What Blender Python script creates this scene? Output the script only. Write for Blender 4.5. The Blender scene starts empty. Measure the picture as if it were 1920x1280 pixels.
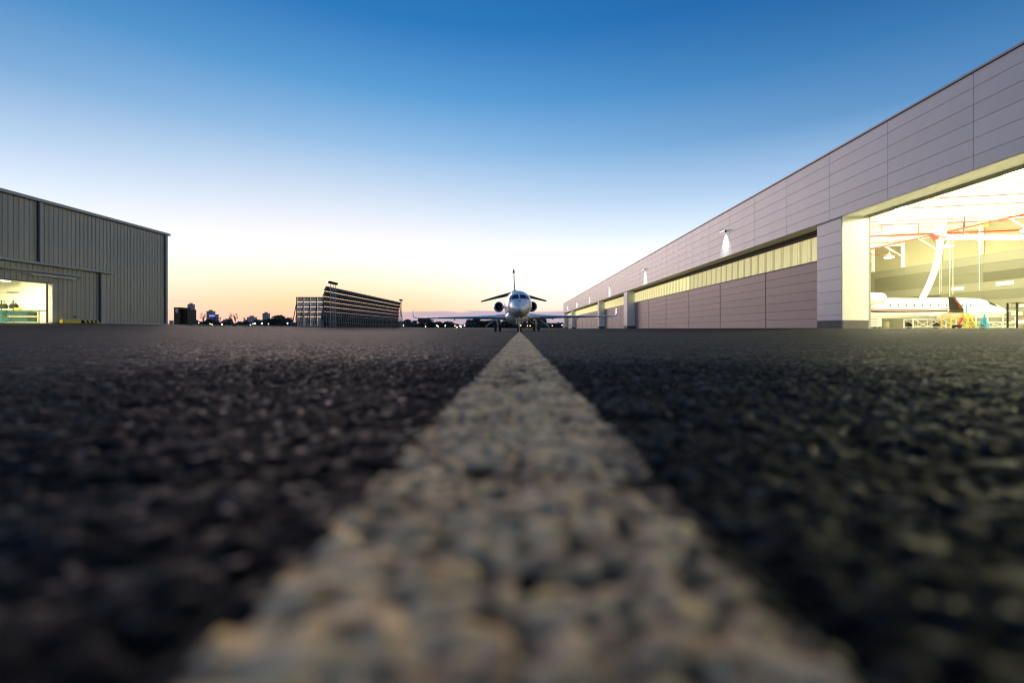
import bpy, math, random
import numpy as np
from mathutils import Vector, Matrix

random.seed(7)
S = bpy.context.scene
COL = S.collection
R = math.radians

# ------------------------------------------------------------------ camera
CAM_H = 0.0735
cam_d = bpy.data.cameras.new('camera')
cam = bpy.data.objects.new('camera', cam_d)
COL.objects.link(cam)
cam.location = (0, 0, CAM_H)
cam.rotation_euler = (R(90), 0, 0)
cam_d.sensor_width = 36
cam_d.lens = 853 / 1920 * 36
cam_d.shift_x = -14 / 1920
cam_d.shift_y = -24 / 1920
cam_d.clip_start = 0.005
cam_d.clip_end = 6000
cam_d.dof.use_dof = True
cam_d.dof.focus_distance = 15
cam_d.dof.aperture_fstop = 2.4
S.camera = cam

# ------------------------------------------------------------------ sky
W = bpy.data.worlds.new('World')
S.world = W
W.use_nodes = True
wt = W.node_tree
wn = wt.nodes
wl = wt.links
wn.clear()


def wmath(op, a, b=None, c=None, clamp=False):
    n = wn.new('ShaderNodeMath')
    n.operation = op
    n.use_clamp = clamp
    for i, v in enumerate((a, b, c)):
        if v is None:
            continue
        if isinstance(v, (int, float)):
            n.inputs[i].default_value = v
        else:
            wl.new(v, n.inputs[i])
    return n.outputs[0]


def wramp(fac, stops):
    n = wn.new('ShaderNodeValToRGB')
    cr = n.color_ramp
    cr.interpolation = 'B_SPLINE' if False else 'EASE'
    cr.interpolation = 'LINEAR'
    while len(cr.elements) < len(stops):
        cr.elements.new(0.5)
    for e, (p, c) in zip(cr.elements, stops):
        e.position = p
        e.color = (*c, 1)
    wl.new(fac, n.inputs[0])
    return n.outputs[0]


def wmix(fac, a, b):
    n = wn.new('ShaderNodeMix')
    n.data_type = 'RGBA'
    n.clamp_factor = True
    wl.new(fac, n.inputs[0])
    for i, v in ((6, a), (7, b)):
        if isinstance(v, tuple):
            n.inputs[i].default_value = (*v, 1)
        else:
            wl.new(v, n.inputs[i])
    return n.outputs[2]


tc = wn.new('ShaderNodeTexCoord')
sep = wn.new('ShaderNodeSeparateXYZ')
wl.new(tc.outputs['Generated'], sep.inputs[0])
dx, dy, dz = sep.outputs
hor = wmath('SQRT', wmath('ADD', wmath('MULTIPLY', dx, dx), wmath('MULTIPLY', dy, dy)))
hor = wmath('MAXIMUM', hor, 1e-4)
SUN_AZ = R(-25)          # after-glow lies to the left of the taxiway line


def toward(az):
    c = wmath('DIVIDE', wmath('ADD', wmath('MULTIPLY', dx, math.sin(az)), wmath('MULTIPLY', dy, math.cos(az))), hor)
    return wmath('MULTIPLY_ADD', c, 0.5, 0.5, clamp=True)


glow = wmath('POWER', toward(R(-15)), 4.0)
orange = wmath('POWER', toward(SUN_AZ), 18.0)
zc = wmath('MAXIMUM', dz, 0.0)
sun_side = wramp(zc, [
    (0.00, (0.88, 0.64, 0.62)), (0.02, (1.05, 0.80, 0.71)), (0.045, (1.18, 1.00, 0.90)), (0.09, (1.30, 1.22, 1.17)),
    (0.14, (1.20, 1.22, 1.24)), (0.20, (0.84, 0.94, 1.06)), (0.27, (0.54, 0.71, 0.92)), (0.36, (0.25, 0.49, 0.80)),
    (0.45, (0.085, 0.32, 0.67)), (0.55, (0.014, 0.18, 0.50)), (0.70, (0.008, 0.11, 0.36)), (1.0, (0.012, 0.09, 0.28))])
orange_side = wramp(zc, [
    (0.00, (0.85, 0.50, 0.47)), (0.02, (1.00, 0.60, 0.42)), (0.05, (1.03, 0.70, 0.40)), (0.09, (1.08, 0.89, 0.62)),
    (0.14, (1.10, 1.03, 0.95)), (0.20, (0.90, 0.91, 0.99)), (0.27, (0.62, 0.74, 0.90)), (0.36, (0.29, 0.51, 0.79)),
    (0.45, (0.095, 0.33, 0.66)), (0.55, (0.016, 0.18, 0.50)), (0.70, (0.008, 0.11, 0.36)), (1.0, (0.012, 0.09, 0.28))])
away = wramp(zc, [
    (0.00, (0.92, 0.80, 0.81)), (0.05, (1.00, 0.90, 0.92)), (0.12, (0.92, 0.98, 1.06)), (0.20, (0.56, 0.74, 0.96)), (0.27, (0.24, 0.46, 0.77)),
    (0.36, (0.022, 0.175, 0.44)), (0.50, (0.002, 0.07, 0.265)), (0.70, (0.005, 0.078, 0.28)), (1.0, (0.012, 0.08, 0.26))])
skyc = wmix(glow, away, wmix(orange, sun_side, orange_side))
# a low bank of mauve cloud on the horizon, right of the after-glow
noi = wn.new('ShaderNodeTexNoise')
noi.inputs['Scale'].default_value = 9.0
noi.inputs['Detail'].default_value = 5.0
mp = wn.new('ShaderNodeMapping')
mp.inputs['Scale'].default_value = (1, 1, 9)
wl.new(tc.outputs['Generated'], mp.inputs[0])
wl.new(mp.outputs[0], noi.inputs['Vector'])
ctop = wmath('MULTIPLY_ADD', noi.outputs['Fac'], 0.018, 0.031)
azt = wmath('ARCTAN2', dx, dy)
mr = wn.new('ShaderNodeMapRange')
mr.interpolation_type = 'SMOOTHSTEP'
mr.inputs[1].default_value = -0.42
mr.inputs[2].default_value = -0.20
wl.new(azt, mr.inputs[0])
edge = wmath('MULTIPLY', wmath('SUBTRACT', ctop, dz), 260.0, clamp=True)
cmask = wmath('MULTIPLY', wmath('MULTIPLY', edge, mr.outputs[0]), 0.92)
skyc = wmix(cmask, skyc, (0.47, 0.42, 0.54))
# thin streak of cloud above the bank
n2 = wn.new('ShaderNodeTexNoise')
n2.inputs['Scale'].default_value = 5.0
n2.inputs['Detail'].default_value = 4.0
mp2 = wn.new('ShaderNodeMapping')
mp2.inputs['Scale'].default_value = (1.2, 1.2, 60)
wl.new(tc.outputs['Generated'], mp2.inputs[0])
wl.new(mp2.outputs[0], n2.inputs['Vector'])
st = wmath('MULTIPLY', wmath('SUBTRACT', n2.outputs['Fac'], 0.60), 5.0, clamp=True)
band = wmath('MULTIPLY', wmath('MULTIPLY', wmath('SUBTRACT', 0.085, dz), 30.0, clamp=True), 0.35)
skyc = wmix(wmath('MULTIPLY', st, band), skyc, (0.62, 0.50, 0.58))
bg = wn.new('ShaderNodeBackground')
bg.inputs['Strength'].default_value = 1.0
wl.new(skyc, bg.inputs['Color'])
# faint residual daylight of the physical sky, sun just under the horizon
nis = wn.new('ShaderNodeTexSky')
nis.sky_type = 'NISHITA'
nis.sun_disc = False
nis.sun_elevation = R(-1.0)
nis.sun_rotation = SUN_AZ
bg2 = wn.new('ShaderNodeBackground')
bg2.inputs['Strength'].default_value = 0.05
wl.new(nis.outputs[0], bg2.inputs['Color'])
addb = wn.new('ShaderNodeAddShader')
wl.new(bg.outputs[0], addb.inputs[0])
wl.new(bg2.outputs[0], addb.inputs[1])
wo = wn.new('ShaderNodeOutputWorld')
wl.new(addb.outputs[0], wo.inputs['Surface'])

# weak, very soft light of the after-glow
sd = bpy.data.lights.new('afterglow_sun', 'SUN')
sd.energy = 0.9
sd.angle = R(28)
sd.color = (1.0, 0.72, 0.62)
so = bpy.data.objects.new('afterglow_sun', sd)
COL.objects.link(so)
so.rotation_euler = Vector((math.sin(SUN_AZ), math.cos(SUN_AZ), 0.24)).to_track_quat('Z', 'Y').to_euler()

S.view_settings.view_transform = 'Standard'
S.view_settings.look = 'None'
S.view_settings.exposure = 0.0
S.view_settings.gamma = 1.0
S.view_settings.use_curve_mapping = False
S.render.engine = 'CYCLES'
S.cycles.use_denoising = True
S.cycles.filter_width = 1.2
S.cycles.max_bounces = 6
S.cycles.diffuse_bounces = 4
S.cycles.glossy_bounces = 3
S.cycles.sample_clamp_indirect = 6.0
S.cycles.caustics_reflective = False
S.cycles.caustics_refractive = False


# ------------------------------------------------------------------ helpers
def X(px, y):
    return (px - 974) / 853 * y


def tag(o, label=None, cat=None, group=None, kind=None):
    if label:
        o['label'] = label
    if cat:
        o['category'] = cat
    if group:
        o['group'] = group
    if kind:
        o['kind'] = kind
    return o


def empty(name, loc, rz=0.0):
    o = bpy.data.objects.new(name, None)
    COL.objects.link(o)
    o.location = loc
    o.rotation_euler = (0, 0, rz)
    o.empty_display_size = 0.2
    return o


def link(name, mesh, parent=None, loc=(0, 0, 0)):
    o = bpy.data.objects.new(name, mesh)
    COL.objects.link(o)
    o.location = loc
    if parent:
        o.parent = parent
    return o


def copy_tree(o, parent=None):
    c = o.copy()
    COL.objects.link(c)
    if parent:
        c.parent = parent
    for ch in o.children:
        copy_tree(ch, c)
    return c


class MB:
    def __init__(self, org=(0, 0, 0)):
        self.v = []
        self.f = []
        self.org = Vector(org)

    def add(self, vs, fs):
        b = len(self.v)
        self.v += [tuple(Vector(p) - self.org) for p in vs]
        self.f += [tuple(i + b for i in q) for q in fs]
        return self

    def box(self, x0, x1, y0, y1, z0, z1):
        vs = [(x, y, z) for z in (z0, z1) for y in (y0, y1) for x in (x0, x1)]
        return self.add(vs, [(0, 2, 3, 1), (4, 5, 7, 6), (0, 1, 5, 4), (2, 6, 7, 3), (0, 4, 6, 2), (1, 3, 7, 5)])

    def bar(self, p, q, w, h=None):
        p, q = Vector(p), Vector(q)
        h = h or w
        d = (q - p).normalized()
        up = Vector((0, 0, 1)) if abs(d.z) < 0.9 else Vector((0, 1, 0))
        a = d.cross(up).normalized() * w / 2
        b = d.cross(a).normalized() * h / 2
        vs = [e + s * a + t * b for e in (p, q) for s, t in ((-1, -1), (1, -1), (1, 1), (-1, 1))]
        return self.add(vs, [(0, 1, 2, 3), (7, 6, 5, 4), (0, 4, 5, 1), (1, 5, 6, 2), (2, 6, 7, 3), (3, 7, 4, 0)])

    def lathe(self, prof, org=(0, 0, 0), axis=(0, 0, 1), n=16, caps=True):
        org, d = Vector(org), Vector(axis).normalized()
        up = Vector((0, 0, 1)) if abs(d.z) < 0.9 else Vector((0, 1, 0))
        a = d.cross(up).normalized()
        b = d.cross(a).normalized()
        rings = [[org + d * t + (a * math.cos(2 * math.pi * k / n) + b * math.sin(2 * math.pi * k / n)) * r for k in range(n)] for r, t in prof]
        return self.loft(rings, caps=caps)

    def loft(self, rings, caps=True, closed=True):
        n = len(rings[0])
        vs = [p for r in rings for p in r]
        fs = []
        for i in range(len(rings) - 1):
            for k in range(n if closed else n - 1):
                k2 = (k + 1) % n
                fs.append((i * n + k, i * n + k2, (i + 1) * n + k2, (i + 1) * n + k))
        if caps and closed:
            fs.append(tuple(reversed(range(n))))
            fs.append(tuple(range((len(rings) - 1) * n, len(rings) * n)))
        return self.add(vs, fs)

    def tube(self, pts, r, n=8):
        pts = [Vector(p) for p in pts]
        rings = []
        for i, p in enumerate(pts):
            d = (pts[min(i + 1, len(pts) - 1)] - pts[max(i - 1, 0)]).normalized()
            al = (pts[-1] - pts[0]).normalized() if (pts[-1] - pts[0]).length > 1e-6 else d
            up = Vector((0, 0, 1)) if abs(al.z) < 0.8 else Vector((0, 1, 0))
            a = d.cross(up).normalized()
            b = d.cross(a).normalized()
            rr = r[i] if isinstance(r, (list, tuple)) else r
            rings.append([p + (a * math.cos(2 * math.pi * k / n) + b * math.sin(2 * math.pi * k / n)) * rr for k in range(n)])
        return self.loft(rings)

    def mesh(self, name, m, smooth=False, fix=True):
        me = bpy.data.meshes.new(name)
        me.from_pydata(self.v, [], self.f)
        if fix:
            import bmesh
            bm = bmesh.new()
            bm.from_mesh(me)
            bmesh.ops.recalc_face_normals(bm, faces=bm.faces)
            bm.to_mesh(me)
            bm.free()
        if m:
            me.materials.append(m)
        if smooth:
            me.shade_smooth()
            me.set_sharp_from_angle(angle=R(42))
        return me

    def build(self, name, m, parent=None, smooth=False, loc=(0, 0, 0), fix=True):
        return link(name, self.mesh(name, m, smooth, fix), parent, loc)


# ------------------------------------------------------------------ materials
def mat(name, col, rough=0.6, metal=0.0, var=0.12, scale=3.0, bump=0.0, bscale=30.0, coat=0.0, emit=None, es=0.0, spec=0.5, stretch=(1, 1, 1)):
    m = bpy.data.materials.new(name)
    m.use_nodes = True
    nt = m.node_tree
    b = nt.nodes['Principled BSDF']
    b.inputs['Roughness'].default_value = rough
    b.inputs['Metallic'].default_value = metal
    b.inputs['Coat Weight'].default_value = coat
    b.inputs['Coat Roughness'].default_value = 0.08
    b.inputs['Specular IOR Level'].default_value = spec
    b.inputs['Base Color'].default_value = (*col, 1)
    if emit:
        b.inputs['Emission Color'].default_value = (*emit, 1)
        b.inputs['Emission Strength'].default_value = es
    t = nt.nodes.new('ShaderNodeTexCoord')
    mpn = nt.nodes.new('ShaderNodeMapping')
    mpn.inputs['Scale'].default_value = stretch
    nt.links.new(t.outputs['Object'], mpn.inputs[0])
    if var:
        n = nt.nodes.new('ShaderNodeTexNoise')
        n.inputs['Scale'].default_value = scale
        n.inputs['Detail'].default_value = 6
        n.inputs['Roughness'].default_value = 0.65
        nt.links.new(mpn.outputs[0], n.inputs['Vector'])
        r = nt.nodes.new('ShaderNodeMapRange')
        r.inputs[1].default_value = 0.3
        r.inputs[2].default_value = 0.7
        r.inputs[3].default_value = 1 - var
        r.inputs[4].default_value = 1 + var
        nt.links.new(n.outputs['Fac'], r.inputs[0])
        x = nt.nodes.new('ShaderNodeVectorMath')
        x.operation = 'SCALE'
        x.inputs[0].default_value = col
        nt.links.new(r.outputs[0], x.inputs['Scale'])
        nt.links.new(x.outputs[0], b.inputs['Base Color'])
        rr = nt.nodes.new('ShaderNodeMapRange')
        rr.inputs[3].default_value = max(0.02, rough - 0.08)
        rr.inputs[4].default_value = min(1, rough + 0.08)
        nt.links.new(n.outputs['Fac'], rr.inputs[0])
        nt.links.new(rr.outputs[0], b.inputs['Roughness'])
    if bump:
        n = nt.nodes.new('ShaderNodeTexNoise')
        n.inputs['Scale'].default_value = bscale
        n.inputs['Detail'].default_value = 4
        nt.links.new(mpn.outputs[0], n.inputs['Vector'])
        bp = nt.nodes.new('ShaderNodeBump')
        bp.inputs['Strength'].default_value = bump
        bp.inputs['Distance'].default_value = 0.02
        nt.links.new(n.outputs['Fac'], bp.inputs['Height'])
        nt.links.new(bp.outputs[0], b.inputs['Normal'])
    return m


def per_object_tint(m, amt):
    """small brightness shift from panel to panel, fixed to the panel"""
    nt = m.node_tree
    b = nt.nodes['Principled BSDF']
    src = b.inputs['Base Color'].links[0].from_socket
    oi = nt.nodes.new('ShaderNodeObjectInfo')
    r = nt.nodes.new('ShaderNodeMapRange')
    r.inputs[3].default_value = 1 - amt
    r.inputs[4].default_value = 1 + amt
    nt.links.new(oi.outputs['Random'], r.inputs[0])
    x = nt.nodes.new('ShaderNodeVectorMath')
    x.operation = 'SCALE'
    nt.links.new(src, x.inputs[0])
    nt.links.new(r.outputs[0], x.inputs['Scale'])
    nt.links.new(x.outputs[0], b.inputs['Base Color'])


M = {}
M['cladding'] = mat('grey_metal_cladding', (0.47, 0.475, 0.51), 0.38, 0.0, 0.06, 0.7, 0.03, 2.0, spec=0.5)
per_object_tint(M['cladding'], 0.045)
M['joint'] = mat('dark_joint', (0.30, 0.29, 0.30), 0.8)
M['coping'] = mat('roof_edge_metal', (0.26, 0.25, 0.26), 0.45, 0.2)
M['plinth'] = mat('dark_concrete_plinth', (0.11, 0.10, 0.105), 0.8, 0, 0.2, 2.0, 0.2, 20)
M['reveal'] = mat('door_reveal_metal', (0.80, 0.79, 0.72), 0.38, 0.0, 0.05, 1.0, stretch=(1, 1, 0.2))
M['soffit'] = mat('soffit_metal', (0.30, 0.30, 0.24), 0.5, 0.0, 0.06)
M['leaf'] = mat('mauve_door_metal', (0.28, 0.205, 0.20), 0.5, 0.0, 0.07, 1.5, 0.03, 3)
per_object_tint(M['leaf'], 0.05)
M['leaf_joint'] = mat('door_joint', (0.22, 0.16, 0.155), 0.7)
M['rail'] = mat('door_rail_metal', (0.13, 0.11, 0.10), 0.5, 0.3)
M['interior'] = mat('cream_interior_wall', (0.25, 0.23, 0.155), 0.7, 0, 0.04, 1.0)
M['ceiling'] = mat('white_roof_deck', (0.85, 0.84, 0.80), 0.7, 0, 0.03)
M['concrete'] = mat('sealed_concrete_floor', (0.58, 0.57, 0.52), 0.35, 0, 0.15, 0.6)
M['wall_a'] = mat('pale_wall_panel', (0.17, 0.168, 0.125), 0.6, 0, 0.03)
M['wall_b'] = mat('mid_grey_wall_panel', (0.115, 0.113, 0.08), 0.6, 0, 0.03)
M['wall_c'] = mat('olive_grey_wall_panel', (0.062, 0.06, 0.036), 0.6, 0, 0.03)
M['steel_white'] = mat('white_painted_steel', (0.80, 0.80, 0.77), 0.4, 0, 0.04)
M['red'] = mat('red_pipe_paint', (0.38, 0.018, 0.008), 0.4, 0, 0.1)
M['yellow'] = mat('yellow_paint', (0.75, 0.52, 0.04), 0.45, 0, 0.1)
M['blue'] = mat('blue_paint', (0.03, 0.30, 0.50), 0.4, 0, 0.1)
M['black'] = mat('black_paint', (0.014, 0.014, 0.015), 0.7, 0, 0.2, spec=0.2)
M['rubber'] = mat('tyre_rubber', (0.022, 0.022, 0.024), 0.75, 0, 0.2, 8)
M['steel'] = mat('bare_steel', (0.45, 0.45, 0.46), 0.35, 0.8, 0.1)
M['jet_white'] = mat('gloss_white_jet_paint', (0.86, 0.87, 0.88), 0.25, 0.0, 0.02, 0.8, coat=0.4)
M['jet_metal'] = mat('polished_leading_edge', (0.62, 0.64, 0.67), 0.22, 0.9, 0.05)
M['jet_dark'] = mat('dark_inlet', (0.015, 0.015, 0.017), 0.5, 0.2, 0.1)
M['jet_grey'] = mat('plain_jet_grey', (0.30, 0.30, 0.32), 0.35, 0.0, 0.06)
M['glass'] = mat('dark_cockpit_glass', (0.012, 0.018, 0.02), 0.06, 0.0, 0.0, spec=0.6)
M['pale_glass'] = mat('pale_cabin_window', (0.16, 0.16, 0.14), 0.2, 0, 0)
M['gold_dark'] = mat('dark_winglet_paint', (0.022, 0.02, 0.018), 0.45, 0.0, 0.1, spec=0.2)
M['orange'] = mat('orange_trim', (0.65, 0.30, 0.06), 0.35, 0, 0.1)
M['tan_metal'] = mat('tan_ribbed_metal', (0.55, 0.45, 0.31), 0.48, 0.0, 0.06, 0.9, stretch=(1, 1, 0.25))
per_object_tint(M['tan_metal'], 0.05)
M['tan_trim'] = mat('tan_trim_metal', (0.50, 0.45, 0.34), 0.45, 0.0, 0.06)
M['brown_trim'] = mat('dark_downpipe', (0.055, 0.045, 0.06), 0.45, 0.2, 0.1)
M['room_white'] = mat('white_room_wall', (0.82, 0.80, 0.72), 0.7, 0, 0.03)
M['teal'] = mat('teal_cabinet_paint', (0.035, 0.11, 0.115), 0.5, 0, 0.1)
M['wood'] = mat('worn_bench_wood', (0.40, 0.33, 0.22), 0.6, 0, 0.2, 4)
M['bag'] = mat('dark_canvas', (0.03, 0.028, 0.025), 0.85, 0, 0.2)
M['bin'] = mat('dark_brown_bin_paint', (0.045, 0.032, 0.024), 0.55, 0.1, 0.25, 2)
M['paper'] = mat('white_label', (0.7, 0.7, 0.7), 0.6, 0, 0.05)
M['fence_sheet'] = mat('galvanised_sheet', (0.90, 0.83, 0.72), 0.6, 0.0, 0.12, 2.0)
M['fence_slat'] = mat('weathered_dark_slat', (0.045, 0.05, 0.055), 0.5, 0.2, 0.2, 2.0)
M['fence_steel'] = mat('galvanised_frame', (0.22, 0.23, 0.23), 0.5, 0.3, 0.15)
M['bark'] = mat('bark', (0.06, 0.045, 0.035), 0.9, 0, 0.2)
M['leaf_a'] = mat('dark_foliage', (0.078, 0.098, 0.095), 0.8, 0, 0.35, 0.8)
M['leaf_b'] = mat('mid_foliage', (0.092, 0.108, 0.100), 0.8, 0, 0.35, 0.8)
M['leaf_c'] = mat('dry_foliage', (0.20, 0.12, 0.105), 0.85, 0, 0.3, 0.8)
M['town_a'] = mat('blue_grey_facade', (0.16, 0.19, 0.25), 0.5, 0, 0.1, 0.1)
M['town_b'] = mat('pale_grey_facade', (0.30, 0.31, 0.34), 0.6, 0, 0.1, 0.1)
M['town_win'] = mat('tower_window', (0.06, 0.08, 0.11), 0.15, 0, 0.1)
M['grass'] = mat('mown_grass', (0.085, 0.14, 0.03), 0.9, 0, 0.3, 0.4, 0.3, 3)


def glowmat(name, col, s):
    return mat(name, (0.8, 0.8, 0.8), 0.4, 0, 0, emit=col, es=s)


M['g_yellow'] = glowmat('yellow_lamp_glow', (1.0, 0.75, 0.35), 9)
M['g_white'] = glowmat('white_lamp_glow', (1.0, 0.85, 0.8), 12)
M['g_orange'] = glowmat('orange_lamp_glow', (1.0, 0.42, 0.16), 9)
M['g_blue'] = glowmat('blue_lamp_glow', (0.55, 0.5, 1.0), 9)
M['g_sign'] = glowmat('blue_roof_sign', (0.16, 0.14, 1.0), 1.6)
M['g_bay'] = glowmat('high_bay_diffuser', (1.0, 0.96, 0.80), 14)
M['g_led'] = glowmat('led_panel', (0.95, 1.0, 0.95), 2.5)
M['g_tube'] = glowmat('strip_lamp', (1.0, 0.92, 0.65), 10)


def pane_mat(name, s):
    """translucent ribbed plastic; the hall light behind it is put in as emission"""
    m = bpy.data.materials.new(name)
    m.use_nodes = True
    nt = m.node_tree
    b = nt.nodes['Principled BSDF']
    b.inputs['Roughness'].default_value = 0.45
    b.inputs['Base Color'].default_value = (0.5, 0.48, 0.36, 1)
    t = nt.nodes.new('ShaderNodeTexCoord')
    mpn = nt.nodes.new('ShaderNodeMapping')
    mpn.inputs['Scale'].default_value = (1, 1, 0.04)
    nt.links.new(t.outputs['Object'], mpn.inputs[0])
    oi = nt.nodes.new('ShaderNodeObjectInfo')
    mul = nt.nodes.new('ShaderNodeVectorMath')
    mul.operation = 'ADD'
    nt.links.new(mpn.outputs[0], mul.inputs[0])
    sc = nt.nodes.new('ShaderNodeVectorMath')
    sc.operation = 'SCALE'
    sc.inputs['Scale'].default_value = 0.02
    nt.links.new(oi.outputs['Location'], sc.inputs[0])
    nt.links.new(sc.outputs[0], mul.inputs[1])
    n = nt.nodes.new('ShaderNodeTexNoise')
    n.inputs['Scale'].default_value = 5.0
    n.inputs['Detail'].default_value = 3
    nt.links.new(mul.outputs[0], n.inputs['Vector'])
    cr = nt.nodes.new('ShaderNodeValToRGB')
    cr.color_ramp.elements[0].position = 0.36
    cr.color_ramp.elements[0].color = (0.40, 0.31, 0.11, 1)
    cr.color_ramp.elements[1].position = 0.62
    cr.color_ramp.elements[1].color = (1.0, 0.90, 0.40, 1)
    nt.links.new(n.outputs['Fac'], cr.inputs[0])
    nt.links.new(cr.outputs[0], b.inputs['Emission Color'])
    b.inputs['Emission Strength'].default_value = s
    return m


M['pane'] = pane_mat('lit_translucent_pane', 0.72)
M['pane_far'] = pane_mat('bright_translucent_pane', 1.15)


# asphalt and painted line: colour of the stones from cells fixed to the ground
def asphalt_mat(name, paint):
    m = bpy.data.materials.new(name)
    m.use_nodes = True
    nt = m.node_tree
    N = nt.nodes
    L = nt.links
    b = N['Principled BSDF']
    t = N.new('ShaderNodeTexCoord')

    def vor(scale):
        v = N.new('ShaderNodeTexVoronoi')
        v.inputs['Scale'].default_value = scale
        L.new(t.outputs['Object'], v.inputs['Vector'])
        s = N.new('ShaderNodeSeparateColor')
        L.new(v.outputs['Color'], s.inputs[0])
        return v, s.outputs[0], s.outputs[1]

    def noise(scale, det=4):
        n = N.new('ShaderNodeTexNoise')
        n.inputs['Scale'].default_value = scale
        n.inputs['Detail'].default_value = det
        L.new(t.outputs['Object'], n.inputs['Vector'])
        return n.outputs['Fac']

    def ramp(fac, stops):
        n = N.new('ShaderNodeValToRGB')
        cr = n.color_ramp
        while len(cr.elements) < len(stops):
            cr.elements.new(0.5)
        for e, (p, c) in zip(cr.elements, stops):
            e.position = p
            e.color = (*c, 1)
        L.new(fac, n.inputs[0])
        return n.outputs[0]

    def mix(fac, a, c, mode='MIX'):
        n = N.new('ShaderNodeMix')
        n.data_type = 'RGBA'
        n.blend_type = mode
        n.clamp_factor = True
        if isinstance(fac, float):
            n.inputs[0].default_value = fac
        else:
            L.new(fac, n.inputs[0])
        L.new(a, n.inputs[6])
        L.new(c, n.inputs[7])
        return n.outputs[2]

    v1, r1, q1 = vor(130.0)
    v2, r2, q2 = vor(330.0)
    at = N.new('ShaderNodeAttribute')
    at.attribute_name = 'stone'
    stone = at.outputs['Fac']
    if not paint:
        c1 = ramp(r1, [(0.0, (0.002, 0.002, 0.003)), (0.5, (0.0055, 0.006, 0.0085)), (0.84, (0.016, 0.0175, 0.022)), (0.93, (0.06, 0.06, 0.06)), (1.0, (0.34, 0.32, 0.27))])
        c2 = ramp(r2, [(0.0, (0.0015, 0.0015, 0.002)), (0.7, (0.008, 0.0088, 0.012)), (1.0, (0.05, 0.052, 0.056))])
        base = mix(0.45, c1, c2)
        big = ramp(noise(0.35, 6), [(0.35, (0.72, 0.72, 0.74)), (0.65, (1.2, 1.18, 1.15))])
        base = mix(1.0, base, big, 'MULTIPLY')
        mid = ramp(noise(5.0, 6), [(0.34, (0.62, 0.62, 0.64)), (0.66, (1.32, 1.3, 1.27))])
        base = mix(1.0, base, mid, 'MULTIPLY')
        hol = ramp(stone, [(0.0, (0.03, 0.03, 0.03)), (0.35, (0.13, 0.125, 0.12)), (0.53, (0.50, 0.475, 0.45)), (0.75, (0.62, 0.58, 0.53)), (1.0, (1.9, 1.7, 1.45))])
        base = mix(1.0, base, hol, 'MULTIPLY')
        b.inputs['Specular IOR Level'].default_value = 0.09
        rr = ramp(q1, [(0.0, (0.95,) * 3), (0.8, (0.72,) * 3), (1.0, (0.42,) * 3)])
    else:
        c1 = ramp(r1, [(0.0, (0.46, 0.265, 0.12)), (0.3, (0.80, 0.50, 0.25)), (0.85, (0.90, 0.59, 0.31)), (1.0, (0.92, 0.63, 0.20))])
        c2 = ramp(q2, [(0.0, (0.30, 0.165, 0.075)), (0.3, (0.78, 0.485, 0.235)), (1.0, (0.90, 0.59, 0.31))])
        base = mix(0.5, c1, c2)
        dirt = ramp(noise(85.0, 5), [(0.37, (0.22, 0.20, 0.24)), (0.47, (1.0, 1.0, 1.0))])
        base = mix(0.8, base, dirt, 'MULTIPLY')
        dirt2 = ramp(noise(24.0, 6), [(0.38, (0.40, 0.37, 0.40)), (0.50, (1.0, 1.0, 1.0))])
        base = mix(0.75, base, dirt2, 'MULTIPLY')
        yel = ramp(noise(60.0, 2), [(0.55, (1.0, 1.0, 1.0)), (0.72, (1.12, 0.98, 0.62))])
        base = mix(1.0, base, yel, 'MULTIPLY')
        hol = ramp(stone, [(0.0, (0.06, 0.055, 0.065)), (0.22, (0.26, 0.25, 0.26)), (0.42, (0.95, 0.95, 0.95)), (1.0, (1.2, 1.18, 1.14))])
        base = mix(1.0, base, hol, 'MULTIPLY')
        b.inputs['Specular IOR Level'].default_value = 0.14
        rr = ramp(q1, [(0.0, (0.85,) * 3), (1.0, (0.6,) * 3)])
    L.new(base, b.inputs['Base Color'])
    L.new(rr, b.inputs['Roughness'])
    bp = N.new('ShaderNodeBump')
    bp.inputs['Strength'].default_value = 0.55
    bp.inputs['Distance'].default_value = 0.0025
    bp.invert = True
    L.new(v1.outputs['Distance'], bp.inputs['Height'])
    L.new(bp.outputs[0], b.inputs['Normal'])
    return m


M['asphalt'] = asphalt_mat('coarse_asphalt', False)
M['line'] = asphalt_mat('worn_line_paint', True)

# ------------------------------------------------------------------ ground
LX = np.array([-400, -75, -42, -32, -22, -12, -5, 8, 16, 22, 24, 400.])
LZ = np.array([0.7, 0.50, 0.47, 0.45, 0.26, 0.07, 0.0, 0.0, 0.03, 0.095, 0.10, 0.10])
DY = np.array([-50, 0, 42, 56, 90, 135, 6000.])
DZ = np.array([0.0, 0.0, -0.235, -0.235, -0.05, 0.0, 0.0])
FY = np.array([-100, 135, 250, 400, 700, 6000.])
FZ = np.array([0, 0, 0.12, 0.45, 0.9, 1.5])


def macro(x, y):
    x = np.asarray(x, float)
    y = np.asarray(y, float)
    w = np.clip((19 - np.abs(x)) / 10, 0, 1)
    w = w * w * (3 - 2 * w)
    fw = np.clip((40 - x) / 30, 0.0, 1)
    fw = np.maximum(fw, np.clip((y - 260) / 100, 0, 1))
    return np.interp(x, LX, LZ) + w * np.interp(y, DY, DZ) + fw * np.interp(y, FY, FZ)


def gz(x, y):
    return float(macro(x, y))


def hsh(i, j, k):
    h = (i * 374761393 + j * 668265263 + k * 974711) & 0xFFFFFFFF
    h = ((h ^ (h >> 13)) * 1274126177) & 0xFFFFFFFF
    return ((h ^ (h >> 16)) & 0xFFFF) / 65535.0


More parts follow.
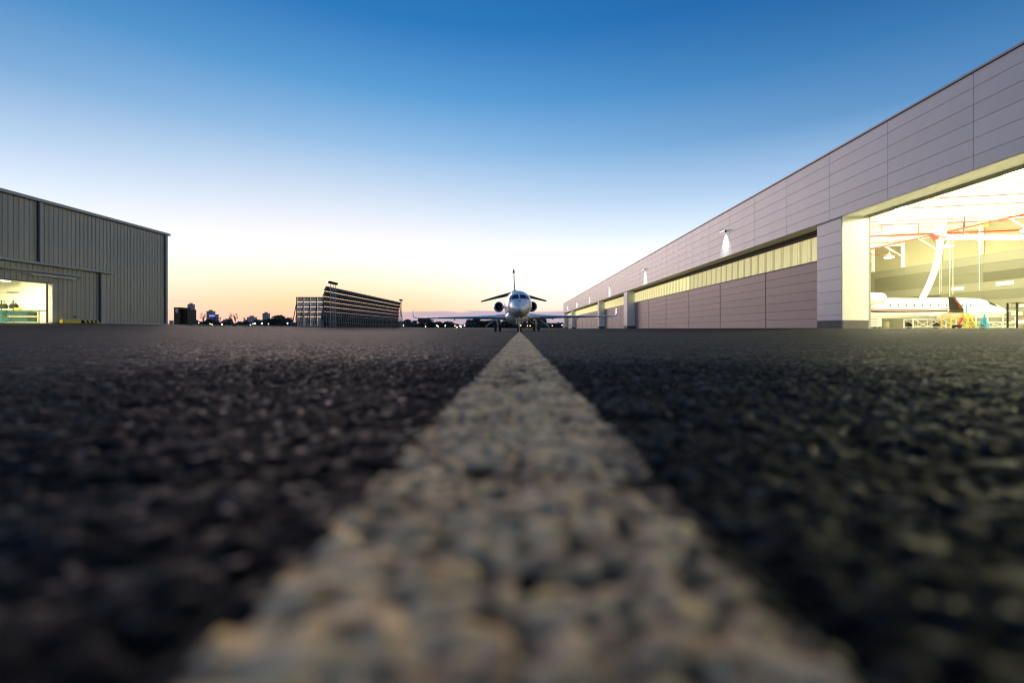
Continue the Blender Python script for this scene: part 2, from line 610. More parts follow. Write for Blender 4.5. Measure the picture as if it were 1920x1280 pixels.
def stones(x, y, cell, seed):
    """rounded pebbles: 0 in the gaps to 1 on the crown of a high stone"""
    gx = np.floor(x / cell).astype(np.int64)
    gy = np.floor(y / cell).astype(np.int64)
    best = np.full(x.shape, 9.0)
    tone = np.zeros(x.shape)
    for i in (-1, 0, 1):
        for j in (-1, 0, 1):
            cx, cy = gx + i, gy + j
            px = (cx + 0.15 + 0.7 * hsh(cx, cy, seed)) * cell
            py = (cy + 0.15 + 0.7 * hsh(cx, cy, seed + 1)) * cell
            d = np.hypot(x - px, y - py) / cell
            lift = hsh(cx, cy, seed + 2)
            m = d < best
            best = np.where(m, d, best)
            tone = np.where(m, lift, tone)
    dome = np.clip(1 - (best / 0.72) ** 2, 0, 1) ** 0.6
    return dome * (0.45 + 0.55 * tone)


def axis(lo_start, hi_start, step, g, lo, hi, gl=None):
    mid = list(np.arange(lo_start, hi_start + step / 2, step))
    up = [mid[-1]]
    s = step
    while up[-1] < hi:
        s *= g
        up.append(up[-1] + min(s, 6.0))
    dn = [mid[0]]
    s = step
    while dn[-1] > lo:
        s *= (gl or g)
        dn.append(dn[-1] - min(s, 6.0))
    return np.array(dn[::-1][:-1] + mid + up[1:])


HALF = 0.0735
STEP = HALF * 2 / 54
xs = axis(-STEP * 150, STEP * 150, STEP, 1.0145, -78, 78)
ys = axis(0.045, 0.85, STEP, 1.0125, -45, 135, gl=1.25)
GX, GY = np.meshgrid(xs, ys)
sxp = np.gradient(xs)
syp = np.gradient(ys)
SP = np.maximum(sxp[None, :], syp[:, None])
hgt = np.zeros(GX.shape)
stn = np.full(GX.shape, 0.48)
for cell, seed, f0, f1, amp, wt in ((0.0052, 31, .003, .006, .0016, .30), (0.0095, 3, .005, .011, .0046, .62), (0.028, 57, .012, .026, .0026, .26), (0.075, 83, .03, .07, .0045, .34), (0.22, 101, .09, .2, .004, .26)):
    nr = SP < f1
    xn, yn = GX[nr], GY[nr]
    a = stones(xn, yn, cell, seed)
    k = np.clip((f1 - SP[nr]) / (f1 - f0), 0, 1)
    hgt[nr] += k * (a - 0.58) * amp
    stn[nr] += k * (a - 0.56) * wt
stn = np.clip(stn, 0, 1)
onl = np.abs(GX) <= HALF
GZ = macro(GX, GY) + hgt * np.where(onl, 0.75, 1.0)
GZ = GZ + 0.004 * np.sin(GX * 0.9 + 1.3) * np.sin(GY * 0.33) * np.clip(GY / 10, 0, 1)


def grid_mesh(name, gx, gy, gzz, st, m, keep=None):
    ny, nx = gx.shape
    idx = np.arange(nx * ny).reshape(ny, nx)
    q = np.stack([idx[:-1, :-1], idx[:-1, 1:], idx[1:, 1:], idx[1:, :-1]], -1).reshape(-1, 4)
    if keep is not None:
        q = q[keep.reshape(-1)]
    me = bpy.data.meshes.new(name)
    me.vertices.add(nx * ny)
    me.vertices.foreach_set('co', np.stack([gx, gy, gzz], -1).astype(np.float32).reshape(-1))
    me.loops.add(q.size)
    me.loops.foreach_set('vertex_index', q.astype(np.int32).reshape(-1))
    me.polygons.add(len(q))
    me.polygons.foreach_set('loop_start', np.arange(0, q.size, 4, dtype=np.int32))
    me.update(calc_edges=True)
    a = me.attributes.new('stone', 'FLOAT', 'POINT')
    a.data.foreach_set('value', st.astype(np.float32).reshape(-1))
    me.materials.append(m)
    me.shade_smooth()
    return me


ground = link('apron', grid_mesh('apron', GX, GY, GZ, stn, M['asphalt']))
tag(ground, kind='structure')
# painted line: same stones, a coat of paint on top, crumbled along its edges
cols = np.where(np.abs(xs) <= HALF + 1e-6)[0]
c0, c1 = cols[0], cols[-1]
r1 = np.searchsorted(ys, 100)
lx, ly, lz, ls = (a[:r1, c0:c1 + 1] for a in (GX, GY, GZ, stn))
fx = (lx[:-1, :-1] + lx[1:, 1:]) / 2
fy = (ly[:-1, :-1] + ly[1:, 1:]) / 2
fs_ = (ls[:-1, :-1] + ls[1:, 1:]) / 2
edge_d = HALF - np.abs(fx)
rag = stones(fx, fy, 0.011, 77) * 0.008
keep = (edge_d > rag * np.clip((0.03 - SP[:r1 - 1, c0:c1]) / 0.02, 0, 1))
keep &= ~((fs_ < 0.16) & (stones(fx, fy, 0.03, 91) > 0.55))
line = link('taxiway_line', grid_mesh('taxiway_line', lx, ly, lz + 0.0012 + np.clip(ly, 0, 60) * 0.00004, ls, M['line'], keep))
tag(line, kind='structure')

# airfield grass to the horizon, just under the apron
gxs = np.concatenate([np.linspace(-2500, -120, 30), np.linspace(-110, 110, 45), np.linspace(120, 2500, 30)])
gys = np.concatenate([np.linspace(-400, -60, 8), np.linspace(-50, 160, 43), np.linspace(170, 420, 26), np.linspace(460, 4500, 24)])
qx, qy = np.meshgrid(gxs, gys)
dep = np.where((np.abs(qx) < 79) & (qy < 140), -0.12, -0.03)
grass = link('grass_field', grid_mesh('grass_field', qx, qy, macro(qx, qy) + dep, np.zeros(qx.shape), M['grass']))
tag(grass, kind='structure')
# verge of rough grass beyond the left building, along the end of the apron


def on_verge(x, y):
    if y > 52:
        return x < -22.9
    return x < -19.7 - max(0.0, y - 38) * 0.2 and y > 30 + max(0.0, -22 - x) * 1.22


bl = MB()
k = 0
while k < 6500:
    if k % 4:
        x = random.uniform(-44, -19.7)
        y = random.uniform(30, 80)
        if not on_verge(x, y):
            continue
    else:
        x = random.uniform(-75, 5)
        y = random.uniform(126, 138)
    k += 1
    z = gz(x, y) - 0.01
    hh = random.uniform(0.03, 0.08)
    a = random.uniform(0, 6.28)
    w = 0.09
    bl.add([(x - w * math.cos(a), y - w * math.sin(a), z), (x + w * math.cos(a), y + w * math.sin(a), z), (x + random.uniform(-.05, .05), y, z + hh)], [(0, 1, 2)])
tag(bl.build('grass', M['grass'], fix=False), kind='stuff')
vg = MB()
vy = np.concatenate([np.linspace(30, 52, 45), np.linspace(52.01, 60, 12), np.linspace(62, 134, 26)])
vx = np.concatenate([np.linspace(-62, -32.5, 12), np.linspace(-31.8, -19.7, 34)])
for i in range(len(vx) - 1):
    for j in range(len(vy) - 1):
        if not all(on_verge(vx[i + a] - .01, vy[j + b] + .01) for a in (0, 1) for b in (0, 1)):
            continue
        if vx[i] < -31.6 and vy[j] < 42.2:
            continue
        vg.add([(vx[i + a], vy[j + b], gz(vx[i + a], vy[j + b]) + 0.02) for a, b in ((0, 0), (1, 0), (1, 1), (0, 1))], [(0, 1, 2, 3)])
tag(vg.build('grass_verge', M['grass'], fix=False), kind='structure')

# ------------------------------------------------------------------ big hangar on the right
HX, HZ, REC = 24.0, 0.10, 1.70
TOP, OPEN, Y0, Y1 = 13.5, 8.35, -6.0, 248.5
DX = HX + REC
bays = [(1.5, 33.9), (36.7, 101.3), (104.7, 137.0), (139.6, 208.5), (211.0, 243.0)]
hangar = empty('aircraft_hangar', (HX, 0, HZ))
tag(hangar, 'long grey panelled hangar with one brightly lit open bay and four shut ones', 'hangar')
O = (HX, 0, HZ)


def hb():
    return MB(O)


def hz(z):
    return HZ + z


# backing wall behind the cladding (carries the joints), with openings left free
bw = hb()
bw.box(HX + 0.022, HX + 0.36, Y0, Y1, hz(OPEN + 0.02), hz(TOP))
piers = [(Y0, bays[0][0])] + [(bays[i][1], bays[i + 1][0]) for i in range(4)] + [(bays[-1][1], Y1)]
for a, b in piers:
    bw.box(HX + 0.022, DX + 0.5, a + 0.03, b - 0.03, hz(0), hz(OPEN + 0.02))
bw.build('wall', M['joint'], hangar)
seams = [24.05 + 5.6 * k for k in range(-6, 42)]
seams = [Y0] + [s for s in seams if Y0 + 0.5 < s < Y1 - 0.5] + [Y1]
rows = [OPEN, 9.1, 10.0, 10.9, 11.8, 12.7, TOP]
cache = {}


def panel(parent, name, m, y, z, w, h, x0, x1, joined=None, g=0.006):
    """one cladding sheet, proud of the wall, with an open joint all round and folded edges"""
    if joined is not None:
        joined.box(x0, x1, y + g, y + w - g, hz(z) + g, hz(z + h) - g)
        return
    key = (name, round(w, 3), round(h, 3), m.name, round(x1 - x0, 3))
    if key not in cache:
        mb = MB()
        W_, H_, D = w / 2 - g, h / 2 - g, x1 - x0
        e = min(0.012, D * 0.5)
        vs = [(0, -W_ + e, -H_ + e), (0, W_ - e, -H_ + e), (0, W_ - e, H_ - e), (0, -W_ + e, H_ - e)]
        vs += [(e, -W_, -H_), (e, W_, -H_), (e, W_, H_), (e, -W_, H_)]
        vs += [(D, -W_, -H_), (D, W_, -H_), (D, W_, H_), (D, -W_, H_)]
        fs = [(0, 1, 2, 3)]
        for b_ in (0, 4):
            for k in range(4):
                fs.append((b_ + k, b_ + 4 + k, b_ + 4 + (k + 1) % 4, b_ + (k + 1) % 4))
        mb.add(vs, fs)
        cache[key] = mb.mesh(name, m)
    c = Vector((x0, y + w / 2, hz(z + h / 2)))
    pl = parent.location if parent.parent is None else parent.location + parent.parent.location
    link(name, cache[key], parent, c - pl)


far = hb()
for i in range(len(seams) - 1):
    a, b = seams[i], seams[i + 1]
    for j in range(len(rows) - 1):
        jn = None if 12 < a < 104 else far
        panel(hangar, 'wall_panel', M['cladding'], a, rows[j], b - a, rows[j + 1] - rows[j], HX, HX + 0.018, jn)
prow = [0.6, 1.0] + [1.0 + 0.9 * k for k in range(1, 9)] + [OPEN]
pl_ = hb()
for k, (a, b) in enumerate(piers):
    pl_.box(HX + 0.004, HX + 0.020, a + 0.004, b - 0.004, hz(0), hz(0.58))
    for j in range(len(prow) - 1):
        if prow[j + 1] - prow[j] < 0.2:
            continue
        panel(hangar, 'wall_panel', M['cladding'], a, prow[j], b - a, prow[j + 1] - prow[j], HX, HX + 0.018, None if k in (1, 2) else far)
tag(far.build('wall_panel', M['cladding'], hangar), kind='stuff')
pl_.build('plinth', M['plinth'], hangar)
cp = hb()
cp.box(HX - 0.10, HX + 0.6, Y0 - 0.1, Y1 + 0.1, hz(TOP) + 0.003, hz(TOP) + 0.11)
cp.build('roof_edge', M['coping'], hangar)
rf = hb()
rf.box(HX + 0.4, 57.4, Y0, Y1, hz(TOP) - 0.4, hz(TOP) - 0.05)
rf.build('roof', M['coping'], hangar)
gw = hb()
gw.box(HX + 0.36, 57.2, Y1 - 0.3, Y1 - 0.02, hz(0), hz(TOP) - 0.41)
gw.box(HX + 0.36, 57.2, Y0 + 0.02, Y0 + 0.3, hz(0), hz(TOP) - 0.41)
gw.build('gable_wall', M['cladding'], hangar)
# reveals of the bays: side faces, soffit, dark base strip
for a, b in bays:
    for yy0, yy1 in ((a - 0.028, a + 0.012), (b - 0.012, b + 0.028)):
        rv = hb()
        rb = hb()
        rv.box(HX + 0.058, DX + 0.3, yy0, yy1, hz(0.6), hz(OPEN) - 0.02)
        rb.box(HX + 0.058, DX + 0.3, yy0 - 0.006, yy1 + 0.006, hz(0), hz(0.6))
        rv.build('jamb', M['reveal'], hangar)
        rb.build('jamb_base', M['plinth'], hangar)
    sf = hb()
    sf.box(HX + 0.058, DX + 0.35, a + 0.013, b - 0.013, hz(OPEN) - 0.015, hz(OPEN) + 0.018)
    sf.build('soffit', M['reveal'] if a < 10 else M['soffit'], hangar)  # open bay's soffit takes the paler metal to look lit by the hall
# track head above each door
hd = hb()
for a, b in bays[1:]:
    hd.box(DX - 0.06, DX + 0.4, a + 0.013, b - 0.013, hz(7.97), hz(OPEN) - 0.017)
    hd.box(DX - 0.30, DX - 0.22, a + 0.013, b - 0.013, hz(8.16), hz(OPEN) - 0.017)
hd.build('door_head', M['rail'], hangar)
h0 = hb()
a, b = bays[0]
h0.box(DX - 0.05, DX - 0.01, a + 0.013, b - 0.013, hz(8.24), hz(OPEN) - 0.017)
h0.box(DX + 0.25, DX + 0.29, a + 0.013, b - 0.013, hz(8.20), hz(OPEN) - 0.017)
h0.build('door_track', M['soffit'], hangar)


def door_leaf(y, w, far_leaf):
    lf = empty('door_leaf', (DX - HX, y, 0))
    lf.parent = hangar
    pm = M['pane_far'] if far_leaf else M['pane']
    fr = MB((HX + (DX - HX), y, HZ))
    fr.box(DX + 0.024, DX + 0.20, y, y + w, hz(0.02), hz(5.738))
    fr.box(DX - 0.02, DX + 0.16, y, y + w, hz(5.74), hz(5.84))
    fr.box(DX - 0.012, DX + 0.16, y, y + w, hz(7.90), hz(7.965))
    fr.box(DX - 0.015, DX + 0.055, y + 0.0, y + 0.09, hz(0.02), hz(5.738))
    fr.build('leaf_frame', M['leaf_joint'], lf)
    n = 7
    for k in range(n):
        panel(lf, 'door_panel', M['leaf'], y + 0.09, 0.03 + k * 5.70 / n, w - 0.11, 5.70 / n, DX, DX + 0.020, None, 0.009)
    npn = max(3, round(w / 1.6))
    pw = w / npn
    key = ('pane', round(pw, 3), far_leaf)
    if key not in cache:
        mb = MB()
        ribs = 18
        prof = []
        for k in range(ribs * 2 + 1):
            prof.append((0.02 if k % 2 else 0.0, -pw / 2 + 0.03 + (pw - 0.06) * k / (ribs * 2)))
        ringa = [(px_, py_, 0.0) for px_, py_ in prof] + [(0.09, prof[-1][1], 0.0), (0.09, prof[0][1], 0.0)]
        ringb = [(a_, b_, 2.06) for a_, b_, _ in ringa]
        mb.loft([[Vector(p) for p in ringa], [Vector(p) for p in ringb]])
        cache[key] = mb.mesh('pane', pm)
    for k in range(npn):
        link('pane', cache[key], lf, (0.0, (k + 0.5) * pw, 5.84))


for i, (a, b) in enumerate(bays[1:]):
    nl = max(2, round((b - a) / 11.2))
    w = (b - a - 0.06) / nl
    for k in range(nl):
        door_leaf(a + 0.03 + k * w, w - 0.02, (a + k * w) > 66 )

# hall behind the open bay
IZ = 0.005
BX = 56.0
hall_y1 = 76.0
fl = hb()
fl.box(DX - 1.6, BX + 0.2, 0.0, hall_y1, hz(-0.1), hz(IZ))
fl.build('floor', M['concrete'], hangar)
cl = hb()
cl.add([(DX + 0.36, Y0 + 0.3, hz(11.3)), (BX, Y0 + 0.3, hz(12.7)), (BX, hall_y1, hz(12.7)), (DX + 0.36, hall_y1, hz(11.3))], [(0, 1, 2, 3)])
cl.add([(DX + 0.36, Y0 + 0.3, hz(11.36)), (BX, Y0 + 0.3, hz(12.76)), (BX, hall_y1, hz(12.76)), (DX + 0.36, hall_y1, hz(11.36))], [(0, 1, 2, 3)])
cl.build('ceiling', M['ceiling'], hangar, fix=False)
iw = hb()
iw.box(BX, BX + 0.3, Y0 + 0.3, hall_y1, hz(0), hz(13.0))
iw.box(DX + 0.36, BX, hall_y1, hall_y1 + 0.3, hz(0), hz(13.0))  # unseen end wall, added to shorten the hall and save lamp light
iw.box(DX + 0.36, BX, Y0 + 0.31, Y0 + 0.5, hz(0), hz(13.0))
iw.box(DX + 0.21, DX + 0.35, 33.95, hall_y1, hz(0), hz(11.5))
iw.box(DX + 0.36, DX + 0.5, Y0 + 0.5, 33.9, hz(OPEN + 0.02), hz(11.5))
iw.build('inner_wall', M['interior'], hangar)
wcols = [32.5 + 5.6 * k for k in range(8)]
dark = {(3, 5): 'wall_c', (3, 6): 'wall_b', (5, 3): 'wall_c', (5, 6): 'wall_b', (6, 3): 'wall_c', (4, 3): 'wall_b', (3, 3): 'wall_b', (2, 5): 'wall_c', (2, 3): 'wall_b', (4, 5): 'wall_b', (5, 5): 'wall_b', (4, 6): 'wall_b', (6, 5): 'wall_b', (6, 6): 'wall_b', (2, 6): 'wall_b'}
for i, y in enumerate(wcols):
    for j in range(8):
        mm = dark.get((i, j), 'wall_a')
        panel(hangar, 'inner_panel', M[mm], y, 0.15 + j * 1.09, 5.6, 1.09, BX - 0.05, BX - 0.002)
for y in wcols:
    ic = hb()
    ic.box(BX - 0.45, BX - 0.07, y - 0.14, y + 0.14, hz(8.9), hz(12.7))
    ic.build('column', M['steel_white'], hangar)
rfb = hb()
for y in wcols + [26.9, 21.3, 15.7]:
    rfb.bar((DX + 0.6, y, hz(10.9)), (BX - 0.3, y, hz(12.2)), 0.18, 0.35)
    rfb.bar((BX - 0.3, y, hz(10.4)), (BX - 3.0, y, hz(12.0)), 0.14, 0.14)
for k in range(6):
    xx = DX + 3 + 5 * k
    rfb.bar((xx, 4, hz(11.25 + 0.046 * (xx - DX))), (xx, hall_y1 - 0.5, hz(11.25 + 0.046 * (xx - DX))), 0.12, 0.2)
rfb.build('roof_beam', M['steel_white'], hangar)
for (px, py, w) in ((1666, 571, 1.1), (1721, 569, 1.0), (1797, 541, 1.6), (1885, 531, 1.9)):
    yy = BX * 853 / (px - 974)
    zz = CAM_H + (616 - py) / 853 * yy
    sg = empty('wall_sign', (BX - 0.06 - HX, yy, zz - HZ))
    sg.parent = hangar
    MB().box(-0.03, 0, -w * .5, w * .5, -0.2, 0.2).build('sign_board', M['paper'], sg)
# red sprinkler mains and branches
def pipe(name, pts, r, m=M['red']):
    mb = hb()
    mb.tube(pts, r, 8)
    return mb.build(name, m, hangar, True)


pipe('sprinkler_pipe', [(45.0, 70, 10.25), (45.0, 20, 10.25)], 0.07)
pipe('sprinkler_pipe', [(27, 50.2, 9.75), (55.5, 50.2, 10.95)], 0.078)
pipe('sprinkler_pipe', [(27, 44.2, 9.85), (55.5, 44.2, 10.85)], 0.035)
pipe('sprinkler_pipe', [(27, 41.0, 9.5), (50, 41.0, 10.4)], 0.035)
pipe('sprinkler_pipe', [(27, 37.6, 9.75), (50, 37.6, 10.9)], 0.035)
pipe('sprinkler_pipe', [(27, 34.6, 9.75), (50, 34.6, 10.9)], 0.035)
pipe('sprinkler_pipe', [(36.0, 62, 9.5), (52, 62, 10.3)], 0.03)
for (x, y, z) in ((40, 50.2, 10.3), (44.0, 50.2, 10.45), (49, 50.2, 10.66), (45, 40, 10.25), (45, 46, 10.25), (45, 34, 10.25), (42, 62, 9.8)):
    pipe('pipe_hanger', [(x, y, z), (x, y, z + 1.15)], 0.04)


for x, y in ((45.6, 49.2), (48.0, 52.0), (50.5, 53.0), (52.5, 55.5), (46.5, 46.0)):
    pipe('drop_cable', [(x, y, 12.0), (x, y, 4.0)], 0.018, M['steel_white'])
pipe('cable_reel', [(47.8, 46.6, 10.55), (47.8, 46.6, 10.85)], 0.16, M['yellow'])
pipe('cable_reel', [(44.5, 36.0, 10.2), (44.5, 36.0, 10.5)], 0.16, M['yellow'])


# lamps on the facade
def wall_lamp_proto():
    t = empty('wall_lamp', (0, 0, 0))
    m = MB()
    m.box(-0.06, 0, -0.10, 0.10, -0.14, 0.14)
    m.bar((-0.06, 0, 0.02), (-0.34, 0, 0.10), 0.06, 0.06)
    m.build('bracket', M['black'], t)
    for s in (-1, 1):
        h = MB()
        h.bar((-0.34, s * 0.05, 0.10), (-0.46, s * 0.62, 0.06), 0.26, 0.09)
        h.build('lamp_head', M['black'], t)
        d = MB()
        d.bar((-0.35, s * 0.10, 0.044), (-0.45, s * 0.58, 0.010), 0.2, 0.012)
        d.build('led_panel', M['g_led'], t)
    return t


wp = wall_lamp_proto()
lamp_labels = ['double headed wall lamp on the grey facade closest to the open lit bay',
               'double headed wall lamp second from the open bay, above the long shut door',
               'wall lamp third from the open bay, above the short second shut door',
               'wall lamp fourth from the open bay, over the third shut door',
               'wall lamp fifth from the open bay, above the third shut door end',
               'wall lamp farthest from the open bay, near the distant hangar corner']
for k, y in enumerate((52.9, 86.8, 121.2, 155.6, 190.2, 226.0)):
    o = wp if k == 0 else copy_tree(wp)
    o.location = (HX - 0.003, y, 11.38)
    tag(o, lamp_labels[k], 'wall lamp', 'lamps along the hangar facade')
    ld = bpy.data.lights.new('wall_lamp_light', 'SPOT')
    ld.energy = 2100
    ld.color = (0.94, 1.0, 0.86)
    ld.spot_size = R(84)
    ld.spot_blend = 1.0
    ld.shadow_soft_size = 0.05
    lo = bpy.data.objects.new('wall_lamp_light', ld)
    COL.objects.link(lo)
    lo.parent = o
    lo.location = (-0.24, 0, -0.08)
    lo.rotation_euler = (0, R(4), 0)

# hanging lamps in the hall
hp = empty('hanging_lamp', (0, 0, 0))
MB().lathe([(0.02, 0.0), (0.12, -0.02), (0.16, -0.25), (0.62, -0.55), (0.60, -0.57), (0.14, -0.29)], n=20).build('lamp_shade', M['steel_white'], hp, True)
MB().lathe([(0.02, -0.56), (0.56, -0.565), (0.50, -0.68), (0.02, -0.72)], n=20).build('diffuser', M['g_bay'], hp, True)
MB().tube([(0, 0, 0), (0, 0, 1.4)], 0.02, 6).build('drop_rod', M['steel_white'], hp)
spots = [(x, y) for x in (51.2, 42.0, 31.0) for y in (11.4, 20, 28.6, 37.2, 45.8, 54.4, 63.0)]
rowname = {51.2: 'along the rear wall', 42.0: 'along the hall middle', 31.0: 'behind the door opening'}
ordn = ['first', 'second', 'third', 'fourth', 'fifth', 'sixth', 'seventh']
for k, (x, y) in enumerate(spots):
    o = hp if k == 0 else copy_tree(hp)
    o.location = (x, y, 10.55)
    tag(o, f'round white hangar ceiling lamp, {ordn[k % 7]} of the row {rowname[x]}', 'ceiling lamp', 'ceiling lamps in the open hangar')
    ld = bpy.data.lights.new('hanging_lamp_light', 'POINT')
    ld.shadow_soft_size = 0.5
    ld.energy = 1080
    ld.color = (1.0, 0.95, 0.55)
    lo = bpy.data.objects.new('hanging_lamp_light', ld)
    COL.objects.link(lo)
    lo.parent = o
    lo.location = (0, 0, -1.25)


# ------------------------------------------------------------------ aircraft building blocks
class Fus:
    def __init__(self, st):
        a = np.array(st, float)
        self.y, self.zc, self.rx, self.rz = a.T

    def at(self, y):
        return np.interp(y, self.y, self.zc), np.interp(y, self.y, self.rx), np.interp(y, self.y, self.rz)

    def pt(self, y, phi, off=0.0):
        zc_, rx, rz = self.at(y)
        return Vector(((rx + off) * math.sin(phi), y, zc_ + (rz + off) * math.cos(phi)))

    def smooth(self, n=64):
        ys_ = np.linspace(0, 1, n) ** 1.6
        ys_ = self.y[0] + ys_ * (self.y[-1] - self.y[0])
        return ys_

    def mb(self, ns=32):
        m = MB()
        m.loft([[self.pt(y, 2 * math.pi * k / ns) for k in range(ns)] for y in self.smooth()])
        return m

    def front_y(self, x, z):
        lo, hi = self.y[0], self.y[0] + 6.5
        for _ in range(40):
            mid = (lo + hi) / 2
            zc_, rx, rz = self.at(mid)
            if (x / rx) ** 2 + ((z - zc_) / rz) ** 2 < 1:
                hi = mid
            else:
                lo = mid
        return (lo + hi) / 2

    def front_patch(self, poly, off=0.018, n=8):
        """patch laid on the nose, given by 4 corners seen from the front (x, z)"""
        (ax, az), (bx, bz), (cx, cz), (dx_, dz_) = poly
        m = MB()
        rows_ = []
        for i in range(n + 1):
            r_ = []
            for j in range(n + 1):
                u, v = i / n, j / n
                x = (ax * (1 - u) + bx * u) * (1 - v) + (dx_ * (1 - u) + cx * u) * v
                z = (az * (1 - u) + bz * u) * (1 - v) + (dz_ * (1 - u) + cz * u) * v
                y = self.front_y(x, z)
                r_.append(Vector((x, y - off, z + off * 0.6)))
            rows_.append(r_)
        m.loft(rows_, caps=False, closed=False)
        return m

    def band(self, y0, y1, p0, p1, off=0.012, n=24, k=4):
        m = MB()
        rows_ = []
        for i in range(n + 1):
            t = i / n
            y = y0 + (y1 - y0) * t
            a0 = p0(t) if callable(p0) else p0
            a1 = p1(t) if callable(p1) else p1
            rows_.append([self.pt(y, a0 + (a1 - a0) * j / k, off) for j in range(k + 1)])
        m.loft(rows_, caps=False, closed=False)
        return m


def wing_mb(secs, n=9, tilt=0.0):
    """secs: (leading edge point, chord, thickness ratio, up vector); chord runs along +y"""
    m = MB()
    rings = []
    for le, c, t, up in secs:
        le, up = Vector(le), Vector(up).normalized()
        pts = []
        ts = [0.5 - 0.5 * math.cos(math.pi * k / n) for k in range(n + 1)]
        for u in ts:
            h = 5 * t * c * (0.2969 * math.sqrt(u) - 0.126 * u - 0.3516 * u * u + 0.2843 * u ** 3 - 0.1036 * u ** 4)
            pts.append(le + Vector((0, u * c, -tilt * u * c)) + up * (h * 1.15))
        for u in ts[-2:0:-1]:
            h = 5 * t * c * (0.2969 * math.sqrt(u) - 0.126 * u - 0.3516 * u * u + 0.2843 * u ** 3 - 0.1036 * u ** 4)
            pts.append(le + Vector((0, u * c, -tilt * u * c)) - up * (h * 0.85))
        rings.append(pts)
    m.loft(rings)
    return m


def wheel(parent, x, y, r, w):
    wh = empty('wheel', (x, y, r))
    wh.parent = parent
    MB().lathe([(r * 0.55, -w / 2), (r * 0.86, -w / 2), (r * 0.97, -w * 0.36), (r, -w * 0.15), (r, w * 0.15), (r * 0.97, w * 0.36), (r * 0.86, w / 2), (r * 0.55, w / 2)], (0, 0, 0), (1, 0, 0), 24).build('tyre', M['rubber'], wh, True)
    MB().lathe([(0.02, -w * 0.4), (r * 0.5, -w * 0.42), (r * 0.54, 0), (r * 0.5, w * 0.42), (0.02, w * 0.4)], (0, 0, 0), (1, 0, 0), 18).build('rim', M['steel'], wh, True)


# ------------------------------------------------------------------ business jet on the line
jet = empty('business_jet', (0.0, 47.0, gz(0, 47) + 0.004), R(2.2))
jet.rotation_euler = (0, -0.011, R(2.2))
tag(jet, 'white three engined business jet parked nose on over the taxiway line', 'jet')
F = Fus([(-3.05, 2.22, .02, .02), (-3.0, 2.22, .11, .10), (-2.85, 2.23, .24, .22), (-2.55, 2.26, .42, .38), (-2.1, 2.32, .61, .55), (-1.6, 2.39, .78, .73),
         (-1.1, 2.48, .92, .90), (-.75, 2.55, 1.0, 1.02), (-.4, 2.66, 1.14, 1.16), (0, 2.76, 1.23, 1.29), (.5, 2.84, 1.32, 1.38), (1.1, 2.89, 1.40, 1.43), (2.0, 2.92, 1.46, 1.46), (3, 2.93, 1.49, 1.47),
         (12.0, 2.95, 1.47, 1.45), (14.5, 3.15, 1.2, 1.28), (16.5, 3.4, .9, .98), (18.5, 3.72, .52, .58), (20, 3.95, .22, .25), (20.4, 4.0, .05, .05)])
F.mb(40).build('fuselage', M['jet_white'], jet, True)
# cockpit glazing: two front panes and a side pane each side
for s in (-1, 1):
    F.front_patch([(s * .07, 3.30), (s * .80, 3.30), (s * .66, 3.74), (s * .08, 3.80)]).build('windshield', M['glass'], jet, True)
    F.front_patch([(s * .88, 3.31), (s * 1.10, 3.26), (s * .94, 3.62), (s * .74, 3.73)]).build('side_window', M['glass'], jet, True)
F.front_patch([(-.17, 3.03), (.17, 3.03), (.14, 3.10), (-.14, 3.10)], 0.01).build('nose_vent', M['jet_dark'], jet, True)
for s in (-1, 1):
    for k in range(12):
        y = 3.2 + k * 0.72
        p = MB()
        c = math.pi / 2 - 0.22
        pts = []
        for q in range(10):
            a = 2 * math.pi * q / 10
            pts.append(F.pt(y + 0.17 * math.cos(a), s * (c - 0.16 * math.sin(a)), 0.012))
        p.add(pts, [tuple(range(10))])
        p.build('cabin_window', M['glass'], jet)
    pr = MB()
    pr.tube([F.pt(-1.5, s * 1.7), F.pt(-1.5, s * 1.7, .16), F.pt(-1.5, s * 1.7, .16) + Vector((0, -.22, 0))], 0.022, 6)
    pr.build('probe', M['jet_dark'], jet)
